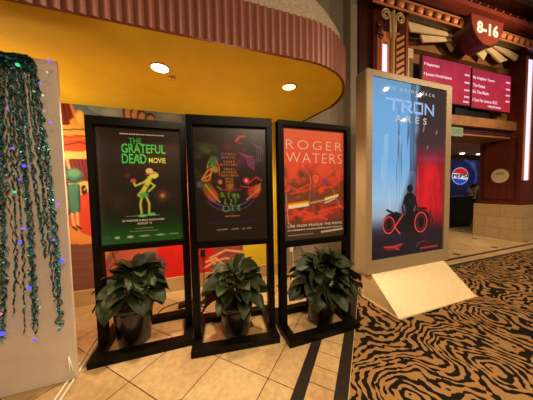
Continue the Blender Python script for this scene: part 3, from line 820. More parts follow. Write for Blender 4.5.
# rear service box, a little proud at the back lower down
bm = B(); prism(bm, [(kx0 - cx + .06, .34), (kx1 - cx - .06, .34), (kx1 - cx - .12, 2.6), (kx0 - cx + .12, 2.6)], .19, .27); obj('rear_cover', bm, 'kiosk', t)
# pedestal + sloping foot
bm = B(); fx0, fx1 = 2.116 - cx, 3.519 - cx
fy = 1.657 - KY
prof = [(fy, .012), (fy + .02, .03), (-.004, .372), (.165, .372), (.165, .012)]
a = [bm.verts.new((fx0, y, z)) for y, z in prof]; b = [bm.verts.new((fx1, y, z)) for y, z in prof]
bm.faces.new(a[::-1]); bm.faces.new(b)
for i in range(len(prof)): j = (i + 1) % len(prof); bm.faces.new((a[i], a[j], b[j], b[i]))
obj('sloping_foot', bm, 'kioskfoot', t)
bm = B(); box(bm, fx0 - .012, fx1 + .012, fy - .012, .2, .008, .02, bev=.003); obj('base_plate', bm, 'kioskfoot', t)
bm = B(); box(bm, fx0 + .05, fx1 - .05, .16, .25, .012, .36); obj('pedestal', bm, 'kiosk', t)

# the screen picture: blue sky, dark towers, red glow, a figure by a motorbike
AK = (sx1 - sx0) / (sz1 - sz0)
cv = Canvas(150, 254, (86, 136, 186), AK)
cv.vgrad([(0, (104, 150, 190)), (.15, (110, 164, 212)), (.45, (112, 166, 214)), (.66, (150, 184, 210)), (.76, (150, 160, 172)), (.83, (60, 60, 74)), (.9, (26, 22, 34)), (1, (20, 16, 26))])
right = np.clip((cv.U - .57 + .10 * (cv.noise(9, 1, 1, 1, 4) - .5)) / .05, 0, 1)
cv.vgrad([(0, (54, 44, 40)), (.2, (58, 42, 42)), (.33, (66, 42, 46)), (.41, (120, 40, 58)), (.47, (176, 26, 40)), (.58, (206, 24, 34)), (.72, (196, 22, 30)), (.8, (130, 18, 26)), (.88, (44, 14, 24)), (1, (20, 14, 24))], 1, right)
st = cv.noise(60, 2, 1.4, .06); cv.blend(np.clip((st - .5) * 4, 0, 1) * (cv.V < .86) * (cv.U > .3) * (cv.U < .62) * np.clip((cv.V - .1) * 4, 0, 1), (48, 52, 66), .8)
cv.blend(((cv.U > .49) & (cv.U < .57) & (cv.V < .5)).astype(float), (70, 92, 116), .75)
tw = np.clip((cv.U - (.56 - .24 * np.clip((cv.V - .35) / .4, 0, 1))) / .1, 0, 1) * (cv.U < .60) * (cv.V > .25) * (cv.V < .84)
cv.blend(tw * (.45 + .9 * cv.noise(34, 4, 1.5, .2)), (50, 46, 62), .8)
cv.blend(np.clip((cv.noise(30, 6, 1.2, .12) - .52) * 4, 0, 1) * (cv.U < .45) * (cv.V > .3) * (cv.V < .8), (170, 200, 222), .5)
cv.blend(np.clip((cv.noise(30, 7, 1.2, .15) - .52) * 5, 0, 1) * (cv.U > .56) * (cv.V > .38) * (cv.V < .85), (120, 16, 28), .6)
cv.blend(np.exp(-((cv.V - .425) / .018) ** 2) * (cv.U > .60), (160, 50, 110), .3)
cv.glow(.78, .52, .10, (236, 30, 36), .6); cv.glow(.70, .66, .12, (220, 26, 32), .6)
for u, v, h_ in ((.68, .26, .03), (.87, .27, .02), (.74, .36, .012)): cv.line([(u, v), (u + .01, v - h_)], .010, (150, 136, 138), .8)
cv.vgrad([(0, (0, 0, 0)), (.8, (30, 26, 36)), (1, (22, 18, 28))], 1, np.clip((cv.V - .82) / .09, 0, 1) * np.clip(1.25 - cv.U * .4, 0, 1))
cv.glow(.55, .87, .09, (24, 14, 20), .7)
D = (18, 15, 20)
cv.ell(.50, .602, .040, .023, D, 1, .1); cv.poly([(.47, 0.628), (.53, 0.628), (.57, 0.643), (.585, 0.688), (.555, 0.733), (.57, 0.778), (.575, 0.878), (.52, 0.878), (.505, 0.798), (.485, 0.878), (.43, 0.878), (.44, 0.768), (.455, 0.718), (.42, 0.688), (.435, 0.643)], D)
cv.line([(.435, 0.653), (.40, 0.713), (.42, 0.763)], .012, D); cv.line([(.57, 0.653), (.60, 0.708), (.585, 0.758)], .012, D)
cv.line([(.49, 0.658), (.52, 0.698)], .003, (96, 90, 98), .7); cv.line([(.545, 0.648), (.56, 0.678)], .003, (130, 60, 60), .7)
cv.ell(.26, .805, .11, .062, D); cv.ell(.675, .805, .12, .07, D); cv.poly([(.22, 0.748), (.32, 0.733), (.44, 0.763), (.60, 0.733), (.74, 0.743), (.80, 0.778), (.80, 0.858), (.22, 0.858)], D, .9)
cv.line([(.20, 0.723), (.28, 0.743), (.36, 0.758)], .012, D); cv.line([(.62, 0.723), (.74, 0.728)], .012, D); cv.line([(.80, 0.748), (.84, 0.808), (.82, 0.858)], .010, D)
RG = (240, 66, 62)
cv.ring(.225, .81, .072, .047, .0065, RG); cv.ring(.225, .81, .045, .030, .003, (140, 36, 40)); cv.ring(.665, .81, .088, .060, .0075, RG); cv.ring(.665, .81, .055, .040, .003, (150, 36, 40)); cv.ring(.80, .81, .02, .045, .004, (150, 36, 40), .6)
cv.line([(.30, .825), (.37, .78), (.41, .755)], .008, RG); cv.line([(.30, .825), (.37, .865)], .008, RG)
cv.ell(.27, .945, .10, .014, (130, 30, 36), .8, .6); cv.line([(.17, .935), (.28, .94), (.40, .93)], .010, (196, 46, 50)); cv.line([(.28, .94), (.36, .96)], .008, (190, 46, 50)); cv.ring(.70, .96, .09, .03, .006, (150, 44, 50), .8, 180, 330); cv.glow(.76, .95, .05, (60, 16, 22), .7)
scr = painted('screen', cv, sx0, sx1, sz0, sz1, .02, 'bigscreen', t); scr['label'] = 'lit portrait screen'
def ku(u): return sx0 + u * (sx1 - sx0)
def kv(v): return sz1 - v * (sz1 - sz0)
bm = B()
w = .034; y = .018
zt, zb = kv(.103), kv(.160)
stroke(bm, [(ku(0.175), zt), (ku(0.425), zt)], w * .8, y); stroke(bm, [(ku(0.270), zt), (ku(0.270), zb)], w, y)                      # T
stroke(bm, [(ku(0.385), zb), (ku(0.385), zt - .035)], w, y); stroke(bm, [(ku(0.395), zt), (ku(0.495), zt), (ku(0.495), (zt + zb) / 2), (ku(0.415), (zt + zb) / 2 - .004)], w * .8, y); stroke(bm, [(ku(0.435), (zt + zb) / 2 - .004), (ku(0.505), zb)], w, y)   # R
stroke(bm, [(ku(0.545), zb), (ku(0.545), zt), (ku(0.655), zt), (ku(0.655), zb), (ku(0.545), zb)], w * .8, y)                             # O
stroke(bm, [(ku(0.700), zb), (ku(0.700), zt), (ku(0.815), zb), (ku(0.815), zt)], w * .8, y)                                            # N
obj('title_lettering', bm, 'titleglow', scr)
bm = B(); text(bm, 'ARES', ku(.29), ku(.72), kv(.222), kv(.184), y, 0, .012, 1.9); obj('subtitle_lettering', bm, 'palewhite', scr)
bm = B(); text(bm, 'NO GOING BACK', ku(.20), ku(.83), kv(.052), kv(.034), y, 0, .01, 2.0); obj('tagline_lettering', bm, 'palewhite', scr)
bm = B(); x = .66
while x < .93: box(bm, ku(x), ku(x + .018), y - .001, y, kv(.978), kv(.966)); x += .027
obj('small_lettering', bm, 'redglow', scr)

# ================================================================== TINSEL BOARD
BY = 2.017
t = thing('backdrop_board', 'tall white foam backdrop board at the far left hung with teal tinsel', 'backdrop board', (-1.58, BY, 0))
bm = B(); box(bm, -.62, .615, -.01, .01, .004, 2.50, bev=.003); obj('panel', bm, 'board', t)
bm = B()
for xx in (.55, .59): tube(bm, [(xx, -.36, .008), (xx, .5, .008)], .008, 6)
tube(bm, [(.57, -.018, .012), (.57, -.018, .21)], .007, 6); tube(bm, [(.57, -.018, .205), (.60, -.012, .012)], .005, 6)
obj('foot', bm, 'whiteplastic', t)
bm = B()
for xx in (-.59, -.55): tube(bm, [(xx, -.36, .008), (xx, .5, .008)], .008, 6)
obj('foot', bm, 'whiteplastic', t)
# tinsel
YB = BY - .012
def bp(px, py): p = on_y(px, py, BY - .03); return (p.x, p.z)
def strand(pts, rad, dark, n, seed, label):
    """wavy crimped foil ribbons hanging in a line"""
    r = random.Random(seed); bm = B()
    P3 = [bp(*q) for q in pts]
    L_ = sum(math.dist(a, b) for a, b in zip(P3, P3[1:]))
    steps = max(20, int(L_ / .011))
    def at(s):
        s *= L_
        for a, b in zip(P3, P3[1:]):
            l = math.dist(a, b)
            if s <= l: f = s / l; return (a[0] + (b[0] - a[0]) * f, a[1] + (b[1] - a[1]) * f)
            s -= l
        return P3[-1]
    for k_ in range(n):
        ph, fq, off = r.random() * 6.28, r.uniform(26, 36), r.uniform(-.5, .5) * rad
        e = 1 - (r.random() * .10 if n > 1 else 0)
        prev = None; tw = r.random() * 6
        for i in range(steps):
            s = i / steps * e; x, z = at(s)
            am = rad * (.45 if n > 1 else .9)
            x += off + am * math.sin(ph + s * L_ * fq * 2); yy = YB - .012 - rad * .6 - rad * .55 * math.cos(ph * 1.7 + s * L_ * fq * 2.3)
            tw += r.uniform(.3, .9); hw = .0045
            dx, dy = math.cos(tw) * hw, math.sin(tw) * hw
            yy = min(yy, YB - .012)
            a, b = bm.verts.new((x - dx, min(yy - dy, YB - .006), z)), bm.verts.new((x + dx, min(yy + dy, YB - .006), z + .004))
            if prev: f = bm.faces.new((prev[0], prev[1], b, a)); f.material_index = (1 if r.random() < dark else 0)
            prev = (a, b)

    top = max(v.co.z for v in bm.verts); x0 = P3[0][0]
    for v in bm.verts: v.co -= Vector((x0, BY, top))
    o = obj('tinsel_strand', bm, ['tinsel', 'tinseldark'], None, (x0, BY, top), recalc=False); tag(o, label, 'tinsel', 'tinsel strands hanging on the white board')
    return o
SG = [
 ([(2, 66), (3, 180), (5, 260), (3, 348)], .026, .5, 7, 'thick teal tinsel strand hanging along the left edge of the picture'),
 ([(8, 66), (12, 150), (17, 245), (13, 330)], .010, .7, 2, 'thin tinsel strand just right of the leftmost thick strand'),
 ([(10, 66), (16, 150), (24, 250), (25, 341)], .010, .7, 2, 'thin crimped tinsel strand reaching as low as its thicker right neighbour'),
 ([(13, 66), (20, 130), (30, 220), (37, 341)], .023, .45, 7, 'thick teal tinsel strand ending low in the middle of the board'),
 ([(18, 66), (22, 120), (27, 200), (32, 290)], .009, .6, 2, 'medium tinsel strand in front of the middle of the board'),
 ([(22, 66), (28, 130), (38, 200), (47, 262)], .014, .5, 4, 'dense teal tinsel strand slanting right over the upper board'),
 ([(26, 66), (32, 120), (45, 200), (53, 285), (57, 322)], .009, .6, 2, 'slender tinsel strand left of the rightmost thick strand'),
 ([(33, 64), (38, 100), (50, 185), (57, 262), (61, 334)], .025, .45, 8, 'rightmost thick teal tinsel strand ending near the board edge'),
 ([(29, 66), (33, 110), (42, 180), (44, 240)], .010, .7, 2, 'short thin tinsel strand between the two right hand thick strands'),
 ([(5, 66), (8, 130), (9, 200), (20, 290)], .009, .7, 1, 'loose thin tinsel strand crossing the left part of the board'),
]
for i, (q, rad, dk, n, lb) in enumerate(SG): strand(q, rad, dk, n, 40 + i, lb)
# gathered bundle over the top edge
bm = B(); r = random.Random(77)
for k_ in range(46):
    y0 = r.uniform(-.035, -.014); zc = 2.50 + r.uniform(-.075, .012)
    xa = -1.60 + r.uniform(0, .1); xb = -1.10 + r.uniform(-.05, .02)
    n = 26; prev = None; tw = r.random() * 6
    for i in range(n + 1):
        f = i / n; x = xa + (xb - xa) * f; z = zc + .012 * math.sin(f * 9 + k_) - .02 * f; tw += r.uniform(.1, .5)
        dy, dz = math.cos(tw) * .006, math.sin(tw) * .008
        a, b = bm.verts.new((x, y0 - dy, z - dz)), bm.verts.new((x, y0 + dy, z + dz))
        if prev: ff = bm.faces.new((prev[0], prev[1], b, a)); ff.material_index = 1 if r.random() < .75 else 0
        prev = (a, b)
for v in bm.verts: v.co -= Vector((-1.35, 0, 2.45))

o = obj('tinsel_bundle', bm, ['tinsel', 'tinseldark'], None, (-1.35, BY, 2.45), recalc=False); tag(o, 'dark green tinsel bundle gathered along the top edge of the white board', 'tinsel')
# string of fairy lights
MT['bulb_violet'] = emat('violet_fairy_light', (120, 70, 255), 2.0); MT['bulb_blue'] = emat('blue_fairy_light', (60, 60, 255), 2.6)
MT['bulb_green'] = emat('green_fairy_light', (70, 230, 150), 1.1); MT['bulb_white'] = emat('white_fairy_light', (210, 220, 226), 1.0); MT['bulb_pink'] = emat('pink_fairy_light', (226, 120, 200), 1.1)
BL = [(55, 66, 'violet', 1.2), (53, 77, 'white', .8), (46, 87.5, 'violet', .8), (49, 99, 'white', .9), (50, 114, 'pink', .8), (56, 125, 'violet', .9), (25, 70, 'green', 1.4), (15, 112, 'violet', .8),
      (31, 167, 'blue', 1.3), (22, 192, 'green', 1.1), (27, 180, 'blue', .9), (63, 204, 'violet', 1.1), (30, 227, 'violet', 1.1), (27, 240, 'blue', 1.1), (59, 238, 'violet', .9), (67, 258, 'blue', 1.6), (36, 284, 'blue', 1.3), (46, 303, 'green', .7), (9, 309, 'pink', .9), (10, 328, 'blue', 1.6), (41, 334, 'blue', 1.0), (20, 150, 'violet', .8), (45, 150, 'white', .6)]
t = thing('string_lights', 'string of tiny violet, blue and green fairy lights pinned over the tinsel board', 'string lights', (-1.2, BY, 1.4))
wire = sorted(BL, key=lambda b: b[1])
bm = B(); WP = []
for px, py, c_, s in wire: x, z = bp(px, py); WP.append((x + 1.2, -.088, z - 1.4))
fin = []
for a, b in zip(WP, WP[1:]):
    for i in range(6): f = i / 6; fin.append((a[0] + (b[0] - a[0]) * f + .02 * math.sin(f * PI), -.086, a[2] + (b[2] - a[2]) * f))
tube(bm, fin, .0005, 4); obj('wire', bm, 'tinseldark', t)
for (x, y, z), (_, _, c_, s) in zip(WP, wire):
    bm = B(); sphere(bm, (x, y - .006, z), .0085 * s, 10); obj('bulb', bm, 'bulb_' + c_, t, smooth=True)

# ================================================================== CORDS AND OUTLETS
t = thing('wall_outlet', 'black plug in the mural wall above the middle plant', 'outlet', (.058, WY, .524))
bm = B(); box(bm, -.035, .035, -.008, -.001, -.055, .055, bev=.002); obj('plate', bm, 'blackplastic', t)
bm = B(); box(bm, -.02, .02, -.045, -.008, -.03, .03, bev=.004); obj('plug', bm, 'blackplastic', t)
bm = B(); P = [(.058, WY - .045, .50), (.06, WY - .06, .40), (.06, WY - .06, .23), (.05, WY - .09, .05), (.02, 3.1, .008), (-.02, 2.95, .008), (-.06, 2.88, .008), (-.02, 2.76, .008), (.05, 2.72, .008), (.04, 2.80, .008), (-.08, 2.95, .008), (-.32, 2.93, .008), (-.46, 2.86, .008), (-.50, 2.76, .008), (-.40, 2.72, .008), (-.22, 2.74, .02)]
def smoothpts(P, k=6):
    out = []
    for i in range(len(P) - 1):
        p0, p1, p2, p3 = (Vector(P[max(i - 1, 0)]), Vector(P[i]), Vector(P[i + 1]), Vector(P[min(i + 2, len(P) - 1)]))
        for j in range(k):
            t_ = j / k; out.append(.5 * ((2 * p1) + (p2 - p0) * t_ + (2 * p0 - 5 * p1 + 4 * p2 - p3) * t_ ** 2 + (3 * p1 - p0 - 3 * p2 + p3) * t_ ** 3))
    out.append(Vector(P[-1])); return out
tube(bm, smoothpts(P), .006, 6); o = obj('loose_cable', bm, 'blackplastic', smooth=True); tag(o, 'black power cord looped on the floor behind the left poster stands', 'cord')
bm = B(); box(bm, -.09, .09, -.03, .03, 0, .04, bev=.006); o = obj('power_adapter', bm, 'blackplastic', None, (-.19, 2.83, 0), math.radians(10)); tag(o, 'black power adapter lying on the tiles between the first two stands', 'adapter')
t = thing('wall_outlet', 'white outlet with white plug on the wall behind the right hand plant', 'outlet', (1.60, WY, .41))
bm = B(); box(bm, -.035, .035, -.008, -.001, -.055, .055, bev=.002); obj('plate', bm, 'whiteplastic', t)
bm = B(); box(bm, -.018, .018, -.04, -.008, -.035, .02, bev=.004); obj('plug', bm, 'whiteplastic', t)
bm = B(); tube(bm, smoothpts([(1.60, WY - .04, .39), (1.605, WY - .06, .25), (1.60, WY - .07, .06), (1.56, 3.2, .008), (1.50, 3.0, .008)]), .005, 6); o = obj('loose_cable', bm, 'whiteplastic', smooth=True); tag(o, 'white cord hanging from the white outlet on the right', 'cord')
bm = B(); tube(bm, smoothpts([(1.65, WY - .012, .41), (1.70, WY - .03, .47), (1.76, WY - .03, .44), (1.84, WY - .03, .28), (1.92, WY - .03, .05), (1.96, 3.2, .008), (2.0, 3.05, .008)]), .005, 6); o = obj('loose_cable', bm, 'blackplastic', smooth=True); tag(o, 'dark cord arching from the wall beside the white outlet', 'cord')
bm = B(); tube(bm, smoothpts([(-.985, 2.62, .007), (-.975, 2.40, .007), (-.97, 2.22, .007)]), .006, 6); 

bm.free()

# ================================================================== WOODEN PORTAL
def pstruct(name, bm, m, label, smooth=False):
    return struct(name, bm, m, pw(0, 0, 0), PRZ, smooth, label)
# right column body (front pilaster + jamb) above the stone plinth
bm = B(); box(bm, 0, 1.3, 0, .86, .961, 5.6); pstruct('wall_right', bm, 'wood', 'cherry wood column right of the doorway')
bm = B()
for z0, z1 in ((1.08, 2.75),):                      # raised panel edges on the jamb
    box(bm, -.014, -.001, .06, .10, z0, z1, bev=.003); box(bm, -.014, -.001, .74, .78, z0, z1, bev=.003); box(bm, -.014, -.001, .1001, .7399, z1 - .04, z1, bev=.003); box(bm, -.014, -.001, .1001, .7399, z0, z0 + .04, bev=.003)
pstruct('trim_4', bm, 'darkwood', 'panel moulding on the doorway jamb')
t_ = B(); box(t_, -.05, 1.4, -.05, .95, 0, .96, bev=.01); pstruct('baseboard_plinth', t_, 'plinth', 'travertine block plinth under the wooden column')
# left column: dark wood body
bm = B(); box(bm, -5.11, -4.02, 0, .5, 0, 5.6); pstruct('wall_left_column', bm, 'darkwood', 'dark cherry column left of the doorway')
# recess back wall above opening, beams
bm = B(); box(bm, -4.02, 0, .42, .52, 2.95, 5.6); pstruct('wall_recess', bm, 'goldwall', 'bronze gold wall panel behind the menu screens')
bm = B(); box(bm, -4.02, -.001, .12, .42, 2.93, 3.15); pstruct('trim_5', bm, 'goldwall', 'bronze ledge under the menu screens')
bm = B(); box(bm, -4.02, -.001, .24, .40, 2.78, 2.93)
pstruct('trim_6', bm, 'darkwood', 'dark grooved band under the ledge')
MT['violet'] = pmat('groove_violet_light_tint', (74, 40, 78), .5, var=.1)  # violet colour stands in for purple light on the recessed band
bm = B()
for z in (2.815, 2.865, 2.905): box(bm, -4.0, -.02, .222, .2399, z - .008, z + .008, bev=.002)
pstruct('trim_7', bm, 'violet', 'grooves in the band over the doorway, purple light put into their colour')
bm = B(); box(bm, -4.02, -.001, .23, .86, 2.74, 2.78); pstruct('trim_8', bm, 'goldwall', 'bronze door head beam')
# passage beyond
bm = B(); box(bm, -4.02, 8.5, .86, 3.9, 2.98, 3.1); pstruct('ceiling_passage', bm, 'cream', 'tan ceiling of the passage')
bm = B(); box(bm, -4.02, 8.5, 3.8, 3.9, 0, 2.98); pstruct('wall_passage', bm, 'goldwall', 'far wall of the passage')

# carved band and mouldings
def band(x0, x1, name, label):
    bm = B(); z0, z1 = 4.80, 5.0
    box(bm, x0, x1, -.15, 0, z0 + .03, z1 - .03); o = pstruct(name, bm, 'darkwood', label)
    bm = B(); box(bm, x0, x1, -.175, -.15, z1 - .032, z1, bev=.008); box(bm, x0, x1, -.175, -.15, z0, z0 + .03, bev=.008); q = obj('band_rail', bm, 'copper', o)
    n = max(3, int((x1 - x0) / .235)); wd = (x1 - x0) / n
    bm = B()
    for i in range(n):
        cx_ = x0 + wd * (i + .5); zc = (z0 + z1) / 2
        for k_ in range(7):                          # an acanthus leaf: lobes fanning from one corner
            a = math.radians(8 + k_ * 13); ln = .19 * (1 - .05 * abs(k_ - 3))
            bx, bz = cx_ + wd * .42, z0 + .035
            pts = [(bx, -.158, bz), (bx - ln * .6 * math.cos(a), -.182, bz + ln * .55 * math.sin(a)), (bx - ln * math.cos(a) * 1.05, -.165, bz + min(ln * .9 * math.sin(a), .155))]
            tube(bm, pts, [.006, .017, .006], 6)
        sphere(bm, (cx_ + wd * .3, -.165, z1 - .065), .02, 8)
    obj('carved_leaves', bm, 'copper', o, smooth=True)
band(-4.95, -2.55, 'trim_9', 'copper carved leaf band left of the hanging sign')
band(-1.45, .9, 'trim_10', 'carved leaf band right of the hanging sign')
bm = B(); box(bm, -5.11, 1.3, -.12, 0, 5.0, 5.6); pstruct('trim_11', bm, 'darkwood', 'dark frieze of the cornice')
bm = B(); box(bm, -5.11, 1.3, -.19, -.12, 5.03, 5.07, bev=.012); pstruct('trim_12', bm, 'darkwood', 'lower cornice moulding')
bm = B(); prism(bm, [(-5.11, 5.13), (1.3, 5.13), (1.3, 5.22), (-5.11, 5.22)], -.30, -.12); pstruct('trim_13', bm, 'redtrim', 'red lacquered cornice moulding')
bm = B(); box(bm, -5.11, 1.3, -.24, -.12, 5.24, 5.36)
o = pstruct('trim_14', bm, 'darkwood', 'upper dark cornice with studs')
bm = B()
for i in range(24): sphere(bm, (-4.9 + i * .26, -.25, 5.30), .028, 8)
obj('studs', bm, 'redtrim', o, smooth=True)
bm = B(); box(bm, -5.11, 1.3, -.42, -.12, 5.42, 5.55, bev=.01); pstruct('trim_15', bm, 'darkwood', 'top cornice shelf')

# pilaster ornament on the left column: two gilt strips with scrolls, rib, led
bm = B(); box(bm, -4.83, -4.05, -.06, 0, 0, 4.80); o = pstruct('trim_16', bm, 'wood', 'left pilaster with scrolled capitals')
bm = B(); box(bm, -4.465, -4.395, -.12, -.06, 2.8, 4.80, bev=.012); obj('rib', bm, 'gilt', o)
bm = B(); box(bm, -4.45, -4.41, -.135, -.12, 2.8, 4.80, bev=.006); obj('rib_bead', bm, 'gilt', o)
bm = B(); box(bm, -4.76, -4.48, -.085, -.06, 2.8, 4.42); obj('inlay', bm, 'copper', o)
bm = B(); box(bm, -4.31, -4.12, -.085, -.06, 2.8, 4.45); obj('inlay', bm, 'copper', o)
bm = B()
for i in range(14): 
    z = 2.9 + i * .12; prism(bm, [(-4.30, z), (-4.13, z + .10), (-4.13, z + .15), (-4.30, z + .05)], -.10, -.085)
obj('twist_carving', bm, 'darkwood', o)
bm = B(); box(bm, -4.06, -4.0, -.07, 0, 0, 4.80, bev=.01); obj('edge_moulding', bm, 'redtrim', o)
for cx_, sgn in ((-4.615, 1), (-4.265, -1)):
    bm = B(); pts = []
    for i in range(46):
        a = i / 45 * 2 * PI * 1.75; rr_ = .105 * (1 - .72 * i / 45)
        pts.append((cx_ + sgn * rr_ * math.cos(a + .2), -.12, 4.69 + rr_ * math.sin(a + .2)))
    pts = [(cx_ + sgn * .12, -.11, 4.30)] + pts
    tube(bm, pts, .016, 7); obj('scroll', bm, 'gilt', o, smooth=True)
bm = B(); r = random.Random(5)
for i in range(4): sphere(bm, (-4.72 + .03 * (i % 2), -.09, 4.52 - i * .07), .06, 8, 1, .5, 1.1)
obj('leaf_carving', bm, 'wood', o, smooth=True)

def led_strip(lx, z0, z1, w_, d, label, sgn):
    t = thing('led_strip', label, 'light strip', pw(lx, d, z0), PRZ, 'vertical light strips of the wooden doorway')
    n = int((z1 - z0) / .075); pts_l = []
    for i in range(n): z = i * .075; pts_l += [(-w_ / 2 - .02, z), (-w_ / 2 + .012, z + .037)]
    pts = [(w_ / 2, 0)] + [(w_ / 2, n * .075)] + [(-w_ / 2, n * .075)] + pts_l[::-1]
    bm = B(); prism(bm, pts, -.012, -.002); obj('lit_face', bm, 'led', t)
    bm = B(); box(bm, w_ / 2 + .001, w_ / 2 + .03, -.03, -.001, 0, z1 - z0, bev=.004); box(bm, -w_ / 2 - .06, -w_ / 2 - .022, -.03, -.001, 0, z1 - z0, bev=.004); obj('channel', bm, 'copper', t)
led_strip(-4.61, 2.9, 4.24, .10, -.087, 'short white light strip on the left pilaster just above the kiosk', -1)
led_strip(.165, 1.62, 4.75, .19, 0, 'long bright white light strip on the wooden column at the right edge', 1)

# sunburst slats behind the sign
t = thing('sunburst_ornament', 'cream sunburst of wedge slats fanning out behind the hanging sign', 'ornament', pw(-2.0, .28, 4.2), PRZ)
def slat(pix, d0, th):
    bm = B(); q = [pp(x, y, d0) for x, y in pix]; q = [(x + 2.0, z - 4.2) for x, z in q]
    prism(bm, q, d0 - .28, d0 - .28 + th); obj('slat', bm, 'cream', t)
slat([(407, 20), (411, 31), (458, 37), (458, 35)], .03, .03); slat([(421, 34.5), (423.5, 42), (456, 41), (456, 38.5)], .08, .03); slat([(447, 43), (452, 51.5), (457, 45), (457, 42)], .13, .03)
slat([(477, 53), (484, 60), (489, 50), (485, 48)], .13, .03); slat([(487, 49), (501, 62.5), (508, 60), (492, 47)], .08, .03); slat([(494, 46), (516, 60.5), (519, 55.5), (500, 44.5)], .03, .03)
bm = B(); box(bm, -1.58, 1.7, .0, .139, .35, .58); obj('backing', bm, 'goldwall', t)
# cream pilaster strip left of the menus
bm = B(); box(bm, -3.98, -3.40, .30, .419, 3.16, 4.70); pstruct('trim_17', bm, 'cream', 'cream panel strip left of the menu screens')
bm = B(); box(bm, -.42, -.02, .30, .419, 3.16, 4.60); pstruct('trim_18', bm, 'goldwall', 'bronze panel strip right of the menu screens')

# hanging half-round sign 8-16
t = thing('auditorium_sign', 'half round red wooden sign with lit numerals hanging from the cornice', 'sign', pw(-2.13, -.30, 4.99), PRZ)
bm = B(); R_ = .52; pts = [(R_ * math.cos(PI + PI * i / 28), R_ * math.sin(PI + PI * i / 28) * 1.05) for i in range(29)]
prism(bm, pts, 0, .32); obj('sign_body', bm, 'darkwood', t)
bm = B(); pts = [(x * .99, z * .99) for x, z in pts]; prism(bm, pts, -.016, -.001); fc = obj('sign_face', bm, 'redtrim', t)
bm = B(); text(bm, '8-16', -.34, .34, -.345, -.10, -.0165, 0, .035, 1.05, .006); obj('numerals', bm, 'cream_glow', fc)

# menu screens
def menu(px0, px1, lines_l, lines_r, label, tilt, pic):
    d = .12
    (xa, za), (xb, zb), (xc, zc), (xd, zd) = [pp(*q, d) for q in pic]
    x0, x1 = (xa + xd) / 2, (xb + xc) / 2; z1 = (za + zb) / 2; z0 = (zc + zd) / 2
    w_, h_ = x1 - x0, z1 - z0
    t = thing('menu_screen', label, 'screen', pw((x0 + x1) / 2, d, z0), PRZ, 'pink menu screens above the doorway')
    bm = B(); box(bm, -w_ / 2, w_ / 2, 0, .06, 0, h_, bev=.006); obj('bezel', bm, 'blackplastic', t)
    cv = Canvas(64, 40, (196, 32, 84), w_ / h_); cv.vgrad([(0, (196, 34, 78)), (.5, (208, 38, 72)), (1, (214, 42, 64))]); n_ = cv.noise(5, 9); cv.a *= (.88 + .24 * n_)[..., None]
    p = painted('display', cv, -w_ / 2 + .02, w_ / 2 - .02, .02, h_ - .02, -.002, 'menuscreen', t)
    bm = B()
    bm.free()
    for s, u0, u1, v in lines_l:
        bm = B(); text(bm, s, -w_ / 2 + u0 * w_, -w_ / 2 + u1 * w_, h_ * (1 - v) - .038, h_ * (1 - v) + .038, -.003, 0, .025); obj('lettering_line', bm, 'menutext', p)
    bm = B()
    for u0, u1, v in lines_r:
        x = u0
        while x < u1: box(bm, -w_ / 2 + x * w_, -w_ / 2 + min(u1, x + .02) * w_, -.004, -.0025, h_ * (1 - v) - .02, h_ * (1 - v) + .02); x += .028
    obj('showtime_marks', bm, 'menutext', p)
menu(0, 0, [('F Superman', .04, .33, .20), ('F Jurassic World Rebirth', .04, .58, .42), ('F How to Train Your Dragon', .04, .58, .62)], [(.86, .97, .26), (.86, .97, .44), (.86, .97, .62), (.86, .97, .78), (.84, .96, .90)],
     'left pink menu screen above the doorway, partly behind the kiosk', 0, [(422.5, 53), (474, 67), (467.5, 108), (421, 98)])
menu(0, 0, [('My Neighbor Totoro', .03, .56, .24), ('The Roses', .03, .32, .42), ("It's The Music", .03, .42, .58), ('I Care For Love at 10:15', .03, .64, .78), ('coming this summer', .40, .74, .90)], [(.86, .96, .20), (.86, .97, .38), (.86, .97, .54), (.86, .97, .70)],
     'right pink menu screen above the doorway, next to the wooden column', 0, [(475, 67.5), (512, 76.5), (509.5, 113), (468, 108)])
x0, z1 = pp(448, 111, .36); x1, z0 = pp(481, 118.5, .36)
bm = B(); box(bm, x0, x1, .20, .419, 3.151, z1 + .06, bev=.004)
for v in bm.verts: v.co -= Vector(((x0 + x1) / 2, .36, 3.151))
o = obj('screen_bracket', bm, 'blackplastic', None, pw((x0 + x1) / 2, .36, 3.151), PRZ); tag(o, 'black mounting box below the two pink menu screens', 'bracket')

# exit sign under the beam
a = pp(451, 127, .19); b = pp(462, 136.5, .19)
t = thing('exit_sign', 'small pale green exit sign hanging under the bronze ledge beside the kiosk', 'sign', pw((a[0] + b[0]) / 2, .19, b[1]), PRZ)
w_, h_ = b[0] - a[0], a[1] - b[1]
bm = B(); box(bm, -w_ / 2, w_ / 2, -.02, .013, 0, h_, bev=.004); obj('sign_box', bm, 'exit', t)
bm = B(); text(bm, 'EXIT', -w_ * .40, w_ * .40, h_ * .22, h_ * .78, -.0205, 0, .01); obj('lettering', bm, 'exitink', t)

# oval plaque on the jamb
t = thing('oval_plaque', 'cream oval plaque on the wooden jamb of the doorway', 'plaque', pw(-.001, .405, 1.76), PRZ)
bm = B(); n = 32
A0 = [(-.014, .115 * math.cos(2 * PI * i / n), .195 * math.sin(2 * PI * i / n)) for i in range(n)]
va = [bm.verts.new(p) for p in A0]; vb = [bm.verts.new((-.001, y, z)) for _, y, z in A0]
bm.faces.new(va); bm.faces.new(vb[::-1])
for i in range(n): bm.faces.new((va[i], vb[i], vb[(i + 1) % n], va[(i + 1) % n]))
for v in bm.verts: v.co.y *= 1.55
obj('plate', bm, 'cream', t)
bm = B()
for z, hw in ((.085, .075), (.05, .10)): box(bm, -.017, -.0141, -hw, hw, z - .006, z + .006)
obj('line_marks', bm, 'darkwood', t)

